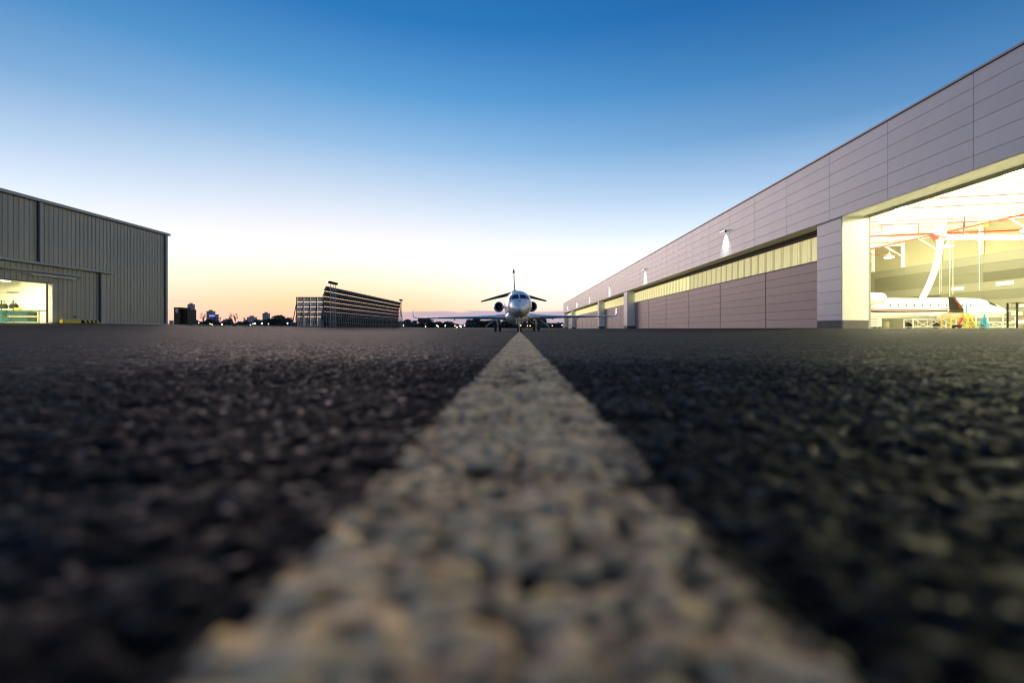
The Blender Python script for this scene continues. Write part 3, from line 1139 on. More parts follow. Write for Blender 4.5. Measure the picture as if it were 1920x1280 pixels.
# belly fairing
B = Fus([(2.6, 1.75, .1, .1), (3.0, 1.72, .8, .5), (3.6, 1.66, 1.20, .68), (4.6, 1.62, 1.42, .74), (9.5, 1.62, 1.42, .76), (11, 1.75, 1.1, .66), (12.4, 1.9, .4, .4), (12.8, 1.95, .1, .1)])
B.mb(28).build('belly_fairing', M['jet_white'], jet, True)
for s in (-1, 1):
    inl = MB()
    inl.lathe([(0.14, 0.0), (0.13, 0.05), (0.02, 0.06)], (s * 1.12, 4.06, 1.62), (0, 1, 0), 14)
    inl.build('ram_inlet', M['jet_dark'], jet, True)
for s in (-1, 1):
    up = (0, 0, 1)
    wg = wing_mb([((s * 1.1, 4.9, 1.62), 5.6, .145, up), ((s * 2.6, 6.0, 1.65), 4.4, .13, up), ((s * 5.5, 7.6, 1.68), 3.2, .105, up), ((s * 9.5, 9.4, 1.74), 2.2, .10, up), ((s * 12.5, 10.75, 1.77), 1.5, .10, up)])
    wo_ = wg.build('wing', M['jet_white'], jet, True)
    wing_mb([((s * 12.5, 10.75, 1.77), 1.5, .10, up), ((s * 12.75, 10.9, 1.80), 1.4, .10, (-s * .35, 0, .95)), ((s * 12.98, 11.1, 1.92), 1.25, .09, (-s * .8, 0, .6)), ((s * 13.1, 11.35, 2.15), 1.05, .085, (-s, 0, .15)), ((s * 13.2, 11.9, 2.85), .6, .08, (-s, 0, .1))]).build('winglet', M['jet_white'], wo_, True)
    sl = MB()
    sl.tube([(s * 2.7, 6.02, 1.62), (s * 5.5, 7.57, 1.68), (s * 9.5, 9.38, 1.74), (s * 12.4, 10.70, 1.77)], [.085, .075, .055, .035], 8)
    sl.build('leading_edge', M['jet_metal'], wo_, True)
    for xx, yy in ((4.6, 10.2), (7.8, 10.9), (10.6, 11.6)):
        fa = MB()
        fa.lathe([(0.01, -0.8), (0.08, -0.5), (0.11, 0), (0.08, .5), (0.01, .9)], (s * xx, yy, 1.54), (0, 1, 0), 10)
        fa.build('flap_fairing', M['jet_white'], wo_, True)
    # side engine
    en = empty('engine', (s * 2.2, 12.2, 3.2))
    en.parent = jet
    MB().lathe([(.47, .9), (.45, .3), (.47, .02), (.50, -.02), (.56, 0.0), (.62, .15), (.67, .7), (.68, 1.6), (.62, 2.7), (.50, 3.5), (.46, 3.5), (.46, 2.0)], (0, 0, 0), (0, 1, 0), 32, False).build('nacelle', M['jet_white'], en, True)
    MB().lathe([(.455, .10), (.47, .0), (.515, -.035), (.57, .0), (.605, .09), (.60, .10)], (0, 0, 0), (0, 1, 0), 32, False).build('intake_lip', M['jet_metal'], en, True)
    fn = MB()
    fn.lathe([(.47, .62), (.02, .63)], (0, 0, 0), (0, 1, 0), 24)
    for k in range(20):
        a = 2 * math.pi * k / 20
        c, d = math.cos(a), math.sin(a)
        c2, d2 = math.cos(a + .22), math.sin(a + .22)
        fn.add([(.12 * c, .50, .12 * d), (.45 * c, .46, .45 * d), (.45 * c2, .58, .45 * d2), (.12 * c2, .58, .12 * d2)], [(0, 1, 2, 3)])
    fn.build('fan', M['jet_dark'], en)
    MB().lathe([(.005, .22), (.06, .28), (.11, .42), (.13, .56)], (0, 0, 0), (0, 1, 0), 14).build('spinner', M['jet_grey'], en, True)
    wing_mb([((s * 1.2, 13.0, 3.15), 2.4, .13, up), ((s * 1.75, 13.1, 3.2), 2.2, .13, up)]).build('pylon', M['jet_white'], jet, True)
    # tailplane, drooping outwards
    tw = wing_mb([((s * .12, 17.4, 5.50), 2.9, .11, up), ((s * 2.4, 18.8, 5.02), 2.1, .10, up), ((s * 4.75, 20.2, 4.45), 1.2, .09, up), ((s * 4.9, 20.45, 4.40), .7, .06, up)], tilt=.10)
    tw.build('tailplane', M['jet_grey'], jet, True)
# centre engine intake and duct
MB().lathe([(.42, .6), (.42, .05), (.47, 0.0), (.53, .05), (.62, .8), (.64, 2.2), (.5, 4.0), (.3, 5.4)], (0, 12.6, 4.85), (0, 1, -.03), 28, False).build('centre_intake', M['jet_white'], jet, True)
MB().lathe([(.43, .10), (.02, .12)], (0, 12.65, 4.85), (0, 1, 0), 24).build('centre_inlet', M['jet_dark'], jet)
# fin
wing_mb([((0, 14.6, 4.7), 5.4, .075, (1, 0, 0)), ((0, 15.9, 5.3), 4.2, .07, (1, 0, 0)), ((0, 17.6, 7.0), 2.9, .065, (1, 0, 0)), ((0, 19.0, 8.45), 2.0, .06, (1, 0, 0))]).build('fin', M['jet_white'], jet, True)
MB().lathe([(.02, 0), (.10, .1), (.17, .5), (.18, 1.0), (.12, 1.9), (.03, 2.5)], (0, 18.8, 8.55), (0, 1, .02), 14).build('fin_tip', M['jet_dark'], jet, True)
MB().lathe([(.10, 0), (.12, .08), (.09, .22), (.02, .27)], (0, 19.3, 8.70), (0, 0, 1), 12).build('beacon', M['jet_grey'], jet, True)
MB().bar((-.19, 18.7, 7.78), (.19, 18.7, 7.78), .03).build('antenna', M['jet_grey'], jet)
MB().tube([(0, 14.7, 4.75), (0, 15.85, 5.3), (0, 17.55, 7.0), (0, 18.95, 8.45)], [.11, .10, .075, .06], 8).build('fin_leading_edge', M['jet_grey'], jet, True)  # even grey stands for dark reflections in the polished edge
# nose gear
ng = empty('nose_gear', (0, 0, 0))
ng.parent = jet
st_ = MB()
st_.tube([(0, 0.0, .30), (0, 0.04, 1.45)], .075, 10)
st_.tube([(0, 0.02, .62), (0, .85, 1.4)], .045, 8)
st_.bar((-.2, 0, .285), (.2, 0, .285), .08)
st_.bar((-.10, -.10, .75), (.10, -.10, .75), .12, .22)
st_.build('strut', M['steel_white'], ng, True)
for s in (-1, 1):
    wheel(ng, s * .145, 0, .275, .17)
    MB().add([(s * .26, -.55, 1.42), (s * .26, .75, 1.42), (s * .33, .65, .78), (s * .33, -.45, .78), (s * .285, -.55, 1.42), (s * .285, .75, 1.42), (s * .355, .65, .78), (s * .355, -.45, .78)],
             [(0, 1, 2, 3), (4, 7, 6, 5), (0, 4, 5, 1), (1, 5, 6, 2), (2, 6, 7, 3), (3, 7, 4, 0)]).build('gear_door', M['jet_white'], ng)
    MB().lathe([(.0, 0), (.075, .0), (.07, .07), (.03, .12)], (s * .13, -.14, .98), (0, 1, 0), 12).build('taxi_light', M['steel'], ng, True)
# main gear
for s in (-1, 1):
    mg = empty('main_gear', (s * 2.3, 7.6, 0))
    mg.parent = jet
    m = MB()
    m.tube([(0, 0, .42), (0, 0, 1.6)], .10, 10)
    m.tube([(0, 0, .75), (-s * 1.0, 0.1, 1.45)], .055, 8)
    m.tube([(0, .1, .55), (0, .5, 1.4)], .045, 8)
    m.bar((-.3, 0, .42), (.3, 0, .42), .11)
    m.build('strut', M['steel_white'], mg, True)
    for q in (-1, 1):
        wheel(mg, q * .27, 0, .43, .27)
    MB().add([(s * .30, -.4, 1.45), (s * .30, .5, 1.45), (s * 1.45, .5, .55), (s * 1.62, .1, .28), (s * 1.45, -.4, .55), (s * .33, -.4, 1.50), (s * .33, .5, 1.50), (s * 1.50, .5, .60), (s * 1.68, .1, .30), (s * 1.50, -.4, .60)],
             [(0, 1, 2, 3, 4), (9, 8, 7, 6, 5), (0, 5, 6, 1), (1, 6, 7, 2), (2, 7, 8, 3), (3, 8, 9, 4), (4, 9, 5, 0)]).build('gear_door', M['jet_white'], mg)

# ------------------------------------------------------------------ jet inside the hall
j2 = empty('hangared_jet', (41.0, 45.0, HZ + IZ), R(90))
tag(j2, 'white jet with red and black stripes standing inside the bright open hangar', 'jet')
G = Fus([(-7.3, 1.62, .02, .02), (-7.15, 1.63, .18, .16), (-6.7, 1.68, .40, .36), (-6.0, 1.77, .62, .58), (-5.3, 1.85, .78, .76), (-4.7, 1.93, .88, .92), (-4.0, 1.97, .95, 1.0), (-3, 1.98, .97, 1.01),
         (6.5, 1.98, .97, 1.01), (8.5, 2.15, .8, .85), (11, 2.45, .4, .45), (12.3, 2.6, .08, .08)])
G.mb(28).build('fuselage', M['jet_white'], j2, True)
for s in (-1, 1):
    for k in range(11):
        y = -2.7 + 0.78 * k
        p = MB()
        pts = [G.pt(y + .11 * math.cos(2 * math.pi * q / 10), s * (math.pi / 2 - .25 - .15 * math.sin(2 * math.pi * q / 10)), .012) for q in range(10)]
        p.add(pts, [tuple(range(10))])
        p.build('cabin_window', M['pale_glass'], j2)
    G.band(-5.55, -4.7, s * .55, s * 1.15, .015, 6, 4).build('cockpit_window', M['glass'], j2, True)
    G.band(-1.5, 9, lambda t: s * (1.62 + .10 * math.sin(3 * t)), lambda t: s * (1.70 + .10 * math.sin(3 * t))).build('red_stripe', M['red'], j2, True)
    G.band(-.5, 9, lambda t: s * (1.78 + .08 * math.sin(3 * t)), lambda t: s * (1.95 + .1 * t)).build('dark_stripe', M['jet_dark'], j2, True)
    up = (0, 0, 1)
    w2 = wing_mb([((s * .7, -2.2, 1.12), 3.6, .12, up), ((s * 3.0, -.1, 1.17), 2.5, .11, up), ((s * 9.0, 5.9, 1.28), 1.2, .10, up)])
    w2o = w2.build('wing', M['jet_white'], j2, True)
    wing_mb([((s * 9.0, 5.9, 1.28), 1.2, .10, up), ((s * 9.35, 6.15, 1.42), 1.15, .09, (-s * .7, 0, .7)), ((s * 9.5, 6.5, 1.75), 1.0, .08, (-s, 0, .1)), ((s * 9.6, 7.1, 2.42), .55, .08, (-s, 0, .1))]).build('winglet', M['gold_dark'], w2o, True)
    MB().tube([(s * 6.2, 3.05, 1.21), (s * 9.0, 5.87, 1.27)], .05, 6).build('leading_edge', M['orange'], w2o, True)
    MB().tube([(s * 9.53, 6.62, 1.55), (s * 9.6, 6.85, 1.9), (s * 9.66, 7.25, 2.3)], .035, 6).build('winglet_stripe', M['red'], w2o, True)
    MB().lathe([(.36, .1), (.42, 0), (.50, .1), (.56, .7), (.55, 1.6), (.4, 2.7), (.3, 2.9)], (s * 1.5, 6.2, 2.85), (0, 1, 0), 22, False).build('engine_nacelle', M['jet_white'], j2, True)
    MB().lathe([(.40, .18), (.02, .2)], (s * 1.5, 6.2, 2.85), (0, 1, 0), 18).build('fan', M['jet_dark'], j2)
    g2 = empty('main_gear', (s * 1.5, 1.2, 0))
    g2.parent = j2
    MB().tube([(0, 0, .3), (0, 0, 1.2)], .06, 8).build('strut', M['steel'], g2, True)
    wheel(g2, 0, 0, .34, .22)
    wing_mb([((s * .1, 10.6, 4.9), 1.6, .1, up), ((s * 3.0, 11.9, 4.85), .8, .1, up)]).build('tailplane', M['jet_white'], j2, True)
wing_mb([((0, 8.6, 2.9), 3.0, .09, (1, 0, 0)), ((0, 10.4, 4.95), 1.8, .08, (1, 0, 0))]).build('fin', M['jet_white'], j2, True)
g3 = empty('nose_gear', (0, -4.8, 0))
g3.parent = j2
MB().tube([(0, 0, .22), (0, 0, 1.1)], .05, 8).build('strut', M['steel'], g3, True)
wheel(g3, 0, 0, .24, .16)

# ------------------------------------------------------------------ equipment in the hall
FZ0 = HZ + IZ


def frame_stand(name, label, cat, x, y, w, d, h, m, rail=0.0, group=None, brace=True):
    t = empty(name, (x, y, FZ0))
    tag(t, label, cat, group)
    for sx in (0, 1):
        for sy in (0, 1):
            MB().bar((sx * w, sy * d, 0), (sx * w, sy * d, h + rail), .06).build('leg', m, t)
    MB().box(-.05, w + .05, -.05, d + .05, h - .06, h).build('deck', m, t)
    r = MB()
    for sy in (0, 1):
        r.bar((0, sy * d, .12), (w, sy * d, .12), .045)
        if brace:
            nb = max(1, int(w / 1.0))
            for k in range(nb):
                x0, x1 = w * k / nb, w * (k + 1) / nb
                r.bar((x0, sy * d, .12 if k % 2 else h), (x1, sy * d, h if k % 2 else .12), .045)
                r.bar((x1, sy * d, .05), (x1, sy * d, h), .045)
        if rail:
            r.bar((0, sy * d, h + rail), (w, sy * d, h + rail), .05)
            r.bar((0, sy * d, h + rail / 2), (w, sy * d, h + rail / 2), .04)
    r.build('brace', m, t)
    return t


Yt = 38.0
frame_stand('work_stand', 'long low white lattice work stand under the wing of the hangared jet', 'work stand', X(1712, Yt), Yt, 3.6, .9, .78, M['steel_white'])
frame_stand('work_platform', 'low yellow work platform below the dark winglet in the hangar', 'work platform', X(1783, 36), 36, 1.35, .8, .95, M['yellow'])
frame_stand('railed_platform', 'white platform with thin railings at the nose of the hangared jet', 'work platform', X(1852, 39.5), 39.5, 2.4, 1.0, .55, M['steel_white'], rail=.95)
# step ladder
t = empty('step_ladder', (X(1815, 35), 35, FZ0))
tag(t, 'yellow step ladder standing beside the blue tripod jack in the hangar', 'ladder')
for sy in (0, .5):
    MB().bar((0, sy, 1.15), (.75, sy, 0), .05, .08).build('rail', M['yellow'], t)
    MB().bar((0, sy, 1.15), (-.15, sy, 0), .05).build('leg', M['yellow'], t)
for k in range(4):
    z = .22 + .25 * k
    x = .75 * (1 - z / 1.15)
    MB().box(x - .1, x + .1, 0, .5, z - .015, z + .015).build('tread', M['yellow'], t)
MB().bar((-.12, 0, 1.15), (-.12, 0, 2.0), .05).build('handrail', M['blue'], t)
# tripod jack
t = empty('tripod_jack', (X(1846, 35.5), 35.5, FZ0))
tag(t, 'bright blue tripod aircraft jack on the hangar floor', 'jack')
for k in range(3):
    a = 2 * math.pi * k / 3 + .5
    MB().bar((.32 * math.cos(a), .32 * math.sin(a), 0), (.05 * math.cos(a), .05 * math.sin(a), .85), .07).build('leg', M['blue'], t)
MB().lathe([(.10, .25), (.10, .85), (.06, .86), (.06, 1.1), (.02, 1.12)], n=12).build('ram', M['blue'], t, True)
t = empty('bottle_jack_cart', (X(1801, 35.2), 35.2, FZ0))
tag(t, 'small red towing jack leaning beside the yellow platform', 'jack')
MB().bar((-.25, 0, .12), (.12, 0, .80), .12).build('handle', M['red'], t)
MB().box(-.45, -.1, -.2, .2, .08, .26).build('base', M['black'], t)
for s in (-1, 1):
    MB().lathe([(.09, -.04), (.09, .04)], (-.3, s * .24, .09), (0, 1, 0), 12).build('wheel', M['rubber'], t)
# drawer cabinet
t = empty('tool_cabinet', (X(1624, 35.2), 35.2, FZ0))
tag(t, 'pale grey tool cabinet on castors just inside the hangar opening', 'tool cabinet')
MB().box(0, 1.2, 0, .6, .12, .82).build('body', M['reveal'], t)
for k in range(3):
    d = MB().box(.03, 1.17, -.03, -.002, .15 + .22 * k, .34 + .22 * k).build('drawer', M['steel_white'], t)
    MB().bar((.3, -.05, .30 + .22 * k), (.9, -.05, .30 + .22 * k), .025).build('handle', M['black'], d)
for sx in (.1, 1.1):
    for sy in (.08, .52):
        MB().lathe([(.06, -.025), (.06, .025)], (sx, sy, .06), (0, 1, 0), 10).build('castor', M['rubber'], t)
t = empty('waste_drum', (X(1661, 36), 36, FZ0))
tag(t, 'small pale drum between tool cabinet and white work stand', 'drum')
MB().lathe([(.02, 0), (.2, 0), (.2, .15), (.215, .17), (.2, .19), (.2, .5), (.21, .52), (.02, .53)], n=16).build('drum', M['interior'], t, True)
# storage rack
t = empty('storage_rack', (X(1907, 36), 36, FZ0))
tag(t, 'tall black framed storage rack at the edge of the open hangar view', 'rack')
for sx in (0, 1.6):
    for sy in (0, .7):
        MB().bar((sx, sy, 0), (sx, sy, 2.05), .09).build('post', M['black'], t)
for z in (.3, .95, 1.6, 2.0):
    MB().box(-.03, 1.63, -.03, .73, z, z + .04).build('shelf', M['wall_c'], t)
for k, (xx, zz, ww) in enumerate(((.15, .99, .4), (.7, .99, .6), (.2, .34, .5), (.9, .34, .45), (.3, 1.64, .6))):
    b = MB().box(xx, xx + ww, .1, .6, zz + .004, zz + .3).build('storage_box', M['yellow' if k % 2 else 'steel_white'], None, loc=t.location)
    tag(b, ['white box on the middle shelf of the black rack', 'yellow box on the middle shelf of the black rack', 'white box on the bottom shelf of the black rack', 'yellow box on the bottom shelf of the black rack', 'white box on the upper shelf of the black rack'][k], 'box', 'boxes on the storage rack')
# swing boom with its drop hose
t = empty('extraction_boom', (X(1765, 47.5), 47.5, CAM_H + 171 / 853 * 47.5))
tag(t, 'white swing boom with a long curved hose hanging over the hangared jet', 'hose boom')
MB().tube([(.3, 0, 0), (9.5, 0, 0)], .30, 12).build('boom', M['steel_white'], t, True)
MB().tube([(-.1 - 1.9 * (q / 12) ** 1.8, 0, -.2 - 6.2 * q / 12) for q in range(13)], .27, 12).build('hose', M['steel_white'], t, True)
MB().box(-.5, .3, -.3, .3, .25, 1.6).build('mast', M['steel_white'], t)
MB().lathe([(.02, -.25), (.25, -.2), (.3, 0), (.25, .2), (.02, .25)], (-.75, 0, 0), (1, 0, 0), 14).build('motor', M['red'], t, True)
MB().box(-.42, .32, -.22, .1, -.18, .16).build('valve_block', M['plinth'], t)

# ------------------------------------------------------------------ tan metal building on the left
BXL, BZ = -32.0, 0.45
EAVE = CAM_H + 0.2667 * 32 - BZ
tanb = empty('metal_building', (BXL, 0, BZ))
tag(tanb, 'tan ribbed metal building with a lit workshop doorway', 'building')
OL = (BXL, 0, BZ)
YE, YS = 41.3, 10.0
PITCH = 0.93
bk = MB(OL)
DOOR0, DOOR1, DOORH = 22.0, 31.0, 2.62
HEADZ = 3.9
bk.box(BXL - .25, BXL - .06, DOOR1 + .21, YE - .02, BZ, BZ + EAVE - .02)
bk.box(BXL - .25, BXL - .06, YS, DOOR1 + .205, BZ + DOORH + .05, BZ + EAVE - .02)
bk.box(BXL - .25, BXL - .06, YS, DOOR0, BZ, BZ + DOORH + .05)
bk.build('wall', M['joint'], tanb)


def sheet(w, h, ribs=3, deep=.035):
    key = ('sheet', round(w, 3), round(h, 3), ribs)
    if key not in cache:
        m = MB()
        pr = [(0.0, 0.0)]
        p = w / ribs
        for k in range(ribs):
            c = p * (k + .5)
            pr += [(0.0, c - .065), (-.03, c - .062), (-.03, c - .048), (deep, c - .03), (deep, c + .03), (0.0, c + .055)]  # slot beside each rib added so it darkens like the rib's shadow
        pr += [(0.0, w - .012), (-.055, w - .010), (-.055, 0.002)]
        m.loft([[Vector((a, b, 0)) for a, b in pr], [Vector((a, b, h)) for a, b in pr]])
        cache[key] = m.mesh('wall_sheet', M['tan_metal'])
    return cache[key]


n_s = int((YE - .3 - YS) / PITCH)
for k in range(n_s):
    y = YE - .25 - (k + 1) * PITCH
    if y > 34.4:
        link('wall_sheet', sheet(PITCH, EAVE - .22), tanb, (0, y, .06))
    else:
        link('wall_sheet', sheet(PITCH, EAVE - 4.03 - .16), tanb, (0, y, 4.03))
# closing strip, corner and eave trims, downpipes
tr = MB(OL)
tr.box(BXL - .3, BXL + .06, YE - .25, YE + .03, BZ, BZ + EAVE - .1)
tr.build('corner_trim', M['tan_trim'], tanb)
ev = MB(OL)
ev.box(BXL - .4, BXL + .20, YS, YE + .18, BZ + EAVE - .10, BZ + EAVE + .08)
ev.build('gutter', M['tan_trim'], tanb)
ro = MB(OL)
ro.add([(BXL + .1, YS, BZ + EAVE + .085), (BXL + .1, YE + .12, BZ + EAVE + .085), (BXL - 14, YE + .12, BZ + EAVE + .9), (BXL - 14, YS, BZ + EAVE + .9),
        (BXL + .1, YS, BZ + EAVE + .12), (BXL + .1, YE + .12, BZ + EAVE + .12), (BXL - 14, YE + .12, BZ + EAVE + .94), (BXL - 14, YS, BZ + EAVE + .94)],
       [(0, 1, 2, 3), (7, 6, 5, 4), (0, 4, 5, 1), (1, 5, 6, 2), (2, 6, 7, 3), (3, 7, 4, 0)])
ro.build('roof', M['tan_trim'], tanb)
ew = MB(OL)
ew.box(BXL - 14, BXL - .30, YE - .2, YE, BZ, BZ + EAVE)
ew.build('end_wall', M['tan_metal'], tanb)
for y, z0, z1 in ((YE - .33, 0.02, EAVE - .12), (30.2, 4.06, EAVE - .12), (34.62, 0.02, 4.0)):
    MB(OL).box(BXL + .02, BXL + .13, y - .055, y + .055, BZ + z0, BZ + z1).build('downpipe', M['brown_trim'], tanb)
for y, z1 in ((30.36, EAVE - .12), (34.82, 3.86)):
    MB(OL).box(BXL + .0, BXL + .10, y - .1, y + .1, BZ + (4.06 if z1 > 5 else .02), BZ + z1).build('post_trim', M['tan_trim'], tanb)
# projecting door head with its lower wall set forward
hd2 = MB(OL)
hd2.box(BXL - .02, BXL + .30, YS, 35.5, BZ + 3.87, BZ + 4.02)
hd2.build('door_head', M['tan_trim'], tanb)
y = DOOR1 + .42
lowm = sheet(.98, 3.80, 3)
k = 0
while y < 34.3:
    w = min(.98, 34.55 - y)
    if w > .3:
        link('wall_sheet', sheet(w, 3.80, 3 if w > .7 else 1), tanb, (.012, y, .06))
    y += .98
for k in range(22):
    y = DOOR1 + .40 - (k + 1) * .98
    if y > YS:
        link('wall_sheet', sheet(.98, 3.84 - DOORH - .12, 3), tanb, (.012, y, DOORH + .12))
# sliding door tracks
tk = MB(OL)
tk.box(BXL + .05, BXL + .34, YS, 33.05, BZ + 3.36, BZ + 3.46)
tk.box(BXL + .05, BXL + .09, YS, 33.05, BZ + 3.22, BZ + 3.358)
tk.build('door_track', M['tan_trim'], tanb)
tk = MB(OL)
tk.box(BXL + .10, BXL + .26, 29.6, 32.6, BZ + 3.13, BZ + 3.20)
tk.build('hood_light_strip', M['reveal'], tanb)  # pale strip stands for interior light on the hood's underside
MB(OL).box(BXL - .26, BXL + .05, DOOR1 + .12, DOOR1 + .16, BZ + .02, BZ + DOORH + .10).build('door_jamb', M['room_white'], tanb)
MB(OL).box(BXL - .05, BXL + .05, DOOR1 + .162, DOOR1 + .43, BZ + .02, BZ + DOORH + .10).build('jamb_trim', M['tan_metal'], tanb)
MB(OL).box(BXL - .34, BXL - .27, DOOR1 + .06, DOOR1 + .14, BZ + .02, BZ + DOORH + .08).build('door_edge', M['brown_trim'], tanb)
# workshop room
rm = MB(OL)
rm.box(BXL - 12, BXL - .26, YS, 38.4, BZ - .05, BZ + .02)
rm.build('floor', M['concrete'], tanb)
rm = MB(OL)
rm.box(BXL - 5.3, BXL - .45, 34.0, 34.15, BZ + .02, BZ + 3.6)
rm.build('partition', M['room_white'], tanb)
rm = MB(OL)
rm.box(BXL - 12.2, BXL - 5.3, 38.3, 38.5, BZ + .02, BZ + 3.6)
rm.box(BXL - 12.4, BXL - 12.2, YS, 38.5, BZ + .02, BZ + 3.6)
rm.box(BXL - 12.2, BXL - .3, YS, YS + .2, BZ + .02, BZ + 3.6)
rm.box(BXL - 5.32, BXL - 5.2, 34.16, 38.3, BZ + .02, BZ + 3.6)
rm.box(BXL - 12.4, BXL - .26, YS, 38.5, BZ + 3.6, BZ + 3.7)
rm.build('room_wall', M['room_white'], tanb)
rl = MB(OL)
rl.box(BXL - 11, BXL - 5.6, 38.15, 38.28, BZ + 2.65, BZ + 2.73)
rl.bar((BXL - 8.6, 38.2, BZ + 1.2), (BXL - 6.3, 38.2, BZ + 2.6), .07)
rl.build('wall_girt', M['interior'], tanb)
for k, (x, y) in enumerate(((-33.7, 28.3), (-35.5, 31.5), (-41.0, 31.5), (-41, 36))):
    o = empty('strip_lamp', (x, y, BZ + 3.42))
    tag(o, ['fluorescent strip lamp under the workshop ceiling nearest its doorway', 'fluorescent strip lamp in front of the white workshop partition', 'fluorescent strip lamp deep in the workshop over the benches', 'fluorescent strip lamp over the far workshop corner'][k], 'strip lamp', 'strip lamps in the workshop')
    MB().box(-.1, .1, -.65, .65, .02, .14).build('housing', M['steel_white'], o)
    MB().box(-.06, .06, -.6, .6, -.03, .018).build('tube', M['g_tube'], o)
    ld = bpy.data.lights.new('strip_lamp_light', 'AREA')
    ld.shape = 'RECTANGLE'
    ld.size = .3
    ld.size_y = 1.2
    ld.energy = 420
    ld.color = (1.0, 0.94, 0.52)
    lo = bpy.data.objects.new('strip_lamp_light', ld)
    COL.objects.link(lo)
    lo.parent = o
    lo.location = (0, 0, -.06)
RZ = BZ + .02


def bench(x, y, w, d, h, label, cab):
    t = empty('workbench', (x, y, RZ))
    tag(t, label, 'workbench')
    MB().box(0, w, 0, d, h - .06, h).build('benchtop', M['teal'] if cab else M['wood'], t)
    for sx in (.06, w - .06):
        for sy in (.06, d - .06):
            MB().bar((sx, sy, 0), (sx, sy, h - .06), .08).build('leg', M['wood'], t)
    MB().bar((.06, .06, h * .5), (w - .06, .06, h * .5), .05, .1).build('stretcher', M['wood'], t)
    if cab:
        c = MB().box(.12, w - .9, .1, d - .05, .08, h - .1).build('cabinet', M['teal'], t)
        MB().box(.2, .2 + (w - 1.1) * .5, .07, .095, .14, h - .16).build('cabinet_door', M['teal'], c)
    return t


bench(X(-20, 32.3), 32.3, 3.5, .8, .93, 'long workbench with a teal top inside the lit workshop doorway', True)
for k, px in enumerate((6, 26)):
    yy = 35.5
    t = empty('tool_bag', (X(px, yy), yy, RZ + 1.55))
    tag(t, ['dark canvas bag hanging on the workshop rail beside the pillar', 'dark canvas bag hanging on the workshop rail nearer the white partition'][k], 'bag', 'bags on the workshop rail')
    m = MB()
    m.loft([[Vector((a * .24, b * .10, -.38)) for a, b in ((-1, -1), (1, -1), (1, 1), (-1, 1))], [Vector((a * .26, b * .14, -.2)) for a, b in ((-1, -1), (1, -1), (1, 1), (-1, 1))], [Vector((a * .2, b * .06, .0)) for a, b in ((-1, -1), (1, -1), (1, 1), (-1, 1))]])
    m.build('bag_body', M['bag'], t, True)
    MB().tube([(-.15, 0, 0), (-.1, 0, .16), (.1, 0, .16), (.15, 0, 0)], .02, 6).build('strap', M['bag'], t)
t = empty('guard_rail', (X(-20, 36), 36, RZ))
tag(t, 'thin dark guard rail with posts behind the workshop benches', 'railing')
for k in range(4):
    MB().bar((k * .95, 0, 0), (k * .95, 0, 1.86), .05).build('post', M['teal'], t)
for z in (1.45, 1.82):
    MB().bar((0, 0, z), (2.85, 0, z), .045).build('rail', M['teal'], t)
t = empty('blue_drum', (X(2, 31.2), 31.2, RZ))
tag(t, 'teal steel drum at the near end of the workshop bench', 'drum')
MB().lathe([(.02, 0), (.29, 0), (.29, .28), (.31, .30), (.29, .32), (.29, .58), (.31, .60), (.29, .62), (.29, .88), (.02, .88)], n=20).build('drum', M['teal'], t, True)
t = tag(empty('parts_box', (X(26, 32.5), 32.5, RZ + .934)), 'small yellow box on the workbench top in the workshop', 'box')
MB().box(0, .3, 0, .25, 0, .16).build('carton', M['yellow'], t)
# kerb, bumper bars, stain
kb = MB()
kb.box(BXL + .18, BXL + .42, 33.9, 41.0, BZ - .02, BZ + .06)
tag(kb.build('kerb', M['concrete']), kind='structure')
t = empty('wheel_stop', (BXL + .62, 31.15, BZ + .01))
tag(t, 'yellow painted bumper bar lying at the foot of the tan wall', 'bumper bar')
MB().loft([[Vector((a, 0, b)) for a, b in ((-.12, 0), (.12, 0), (.08, .24), (-.08, .24))], [Vector((a, 1.32, b)) for a, b in ((-.12, 0), (.12, 0), (.08, .24), (-.08, .24))]]).build('bar', M['yellow'], t)
t = empty('striped_barrier', (BXL + .62, 32.55, BZ + .01))
tag(t, 'black and yellow striped bumper bar beside the plain yellow one', 'bumper bar')
for k in range(8):
    y0 = .16 * k
    MB().loft([[Vector((a, y0 - b * .35 + .08, b)) for a, b in ((-.1, 0.03), (.1, 0.03), (.07, .22), (-.07, .22))], [Vector((a, y0 + .156 - b * .35 + .08, b)) for a, b in ((-.1, 0.03), (.1, 0.03), (.07, .22), (-.07, .22))]]).build('stripe', M['yellow' if k % 2 else 'black'], t)
t = empty('hose_tap', (BXL + .05, 32.6, BZ + .46))
tag(t, 'small dark hose tap low on the tan wall', 'tap')
MB().tube([(0, 0, 0), (.14, 0, 0), (.16, 0, -.08)], .028, 8).build('spout', M['black'], t, True)
MB().lathe([(.05, 0), (.05, .02)], (.1, 0, .06), (0, 0, 1), 10).build('handle', M['black'], t)

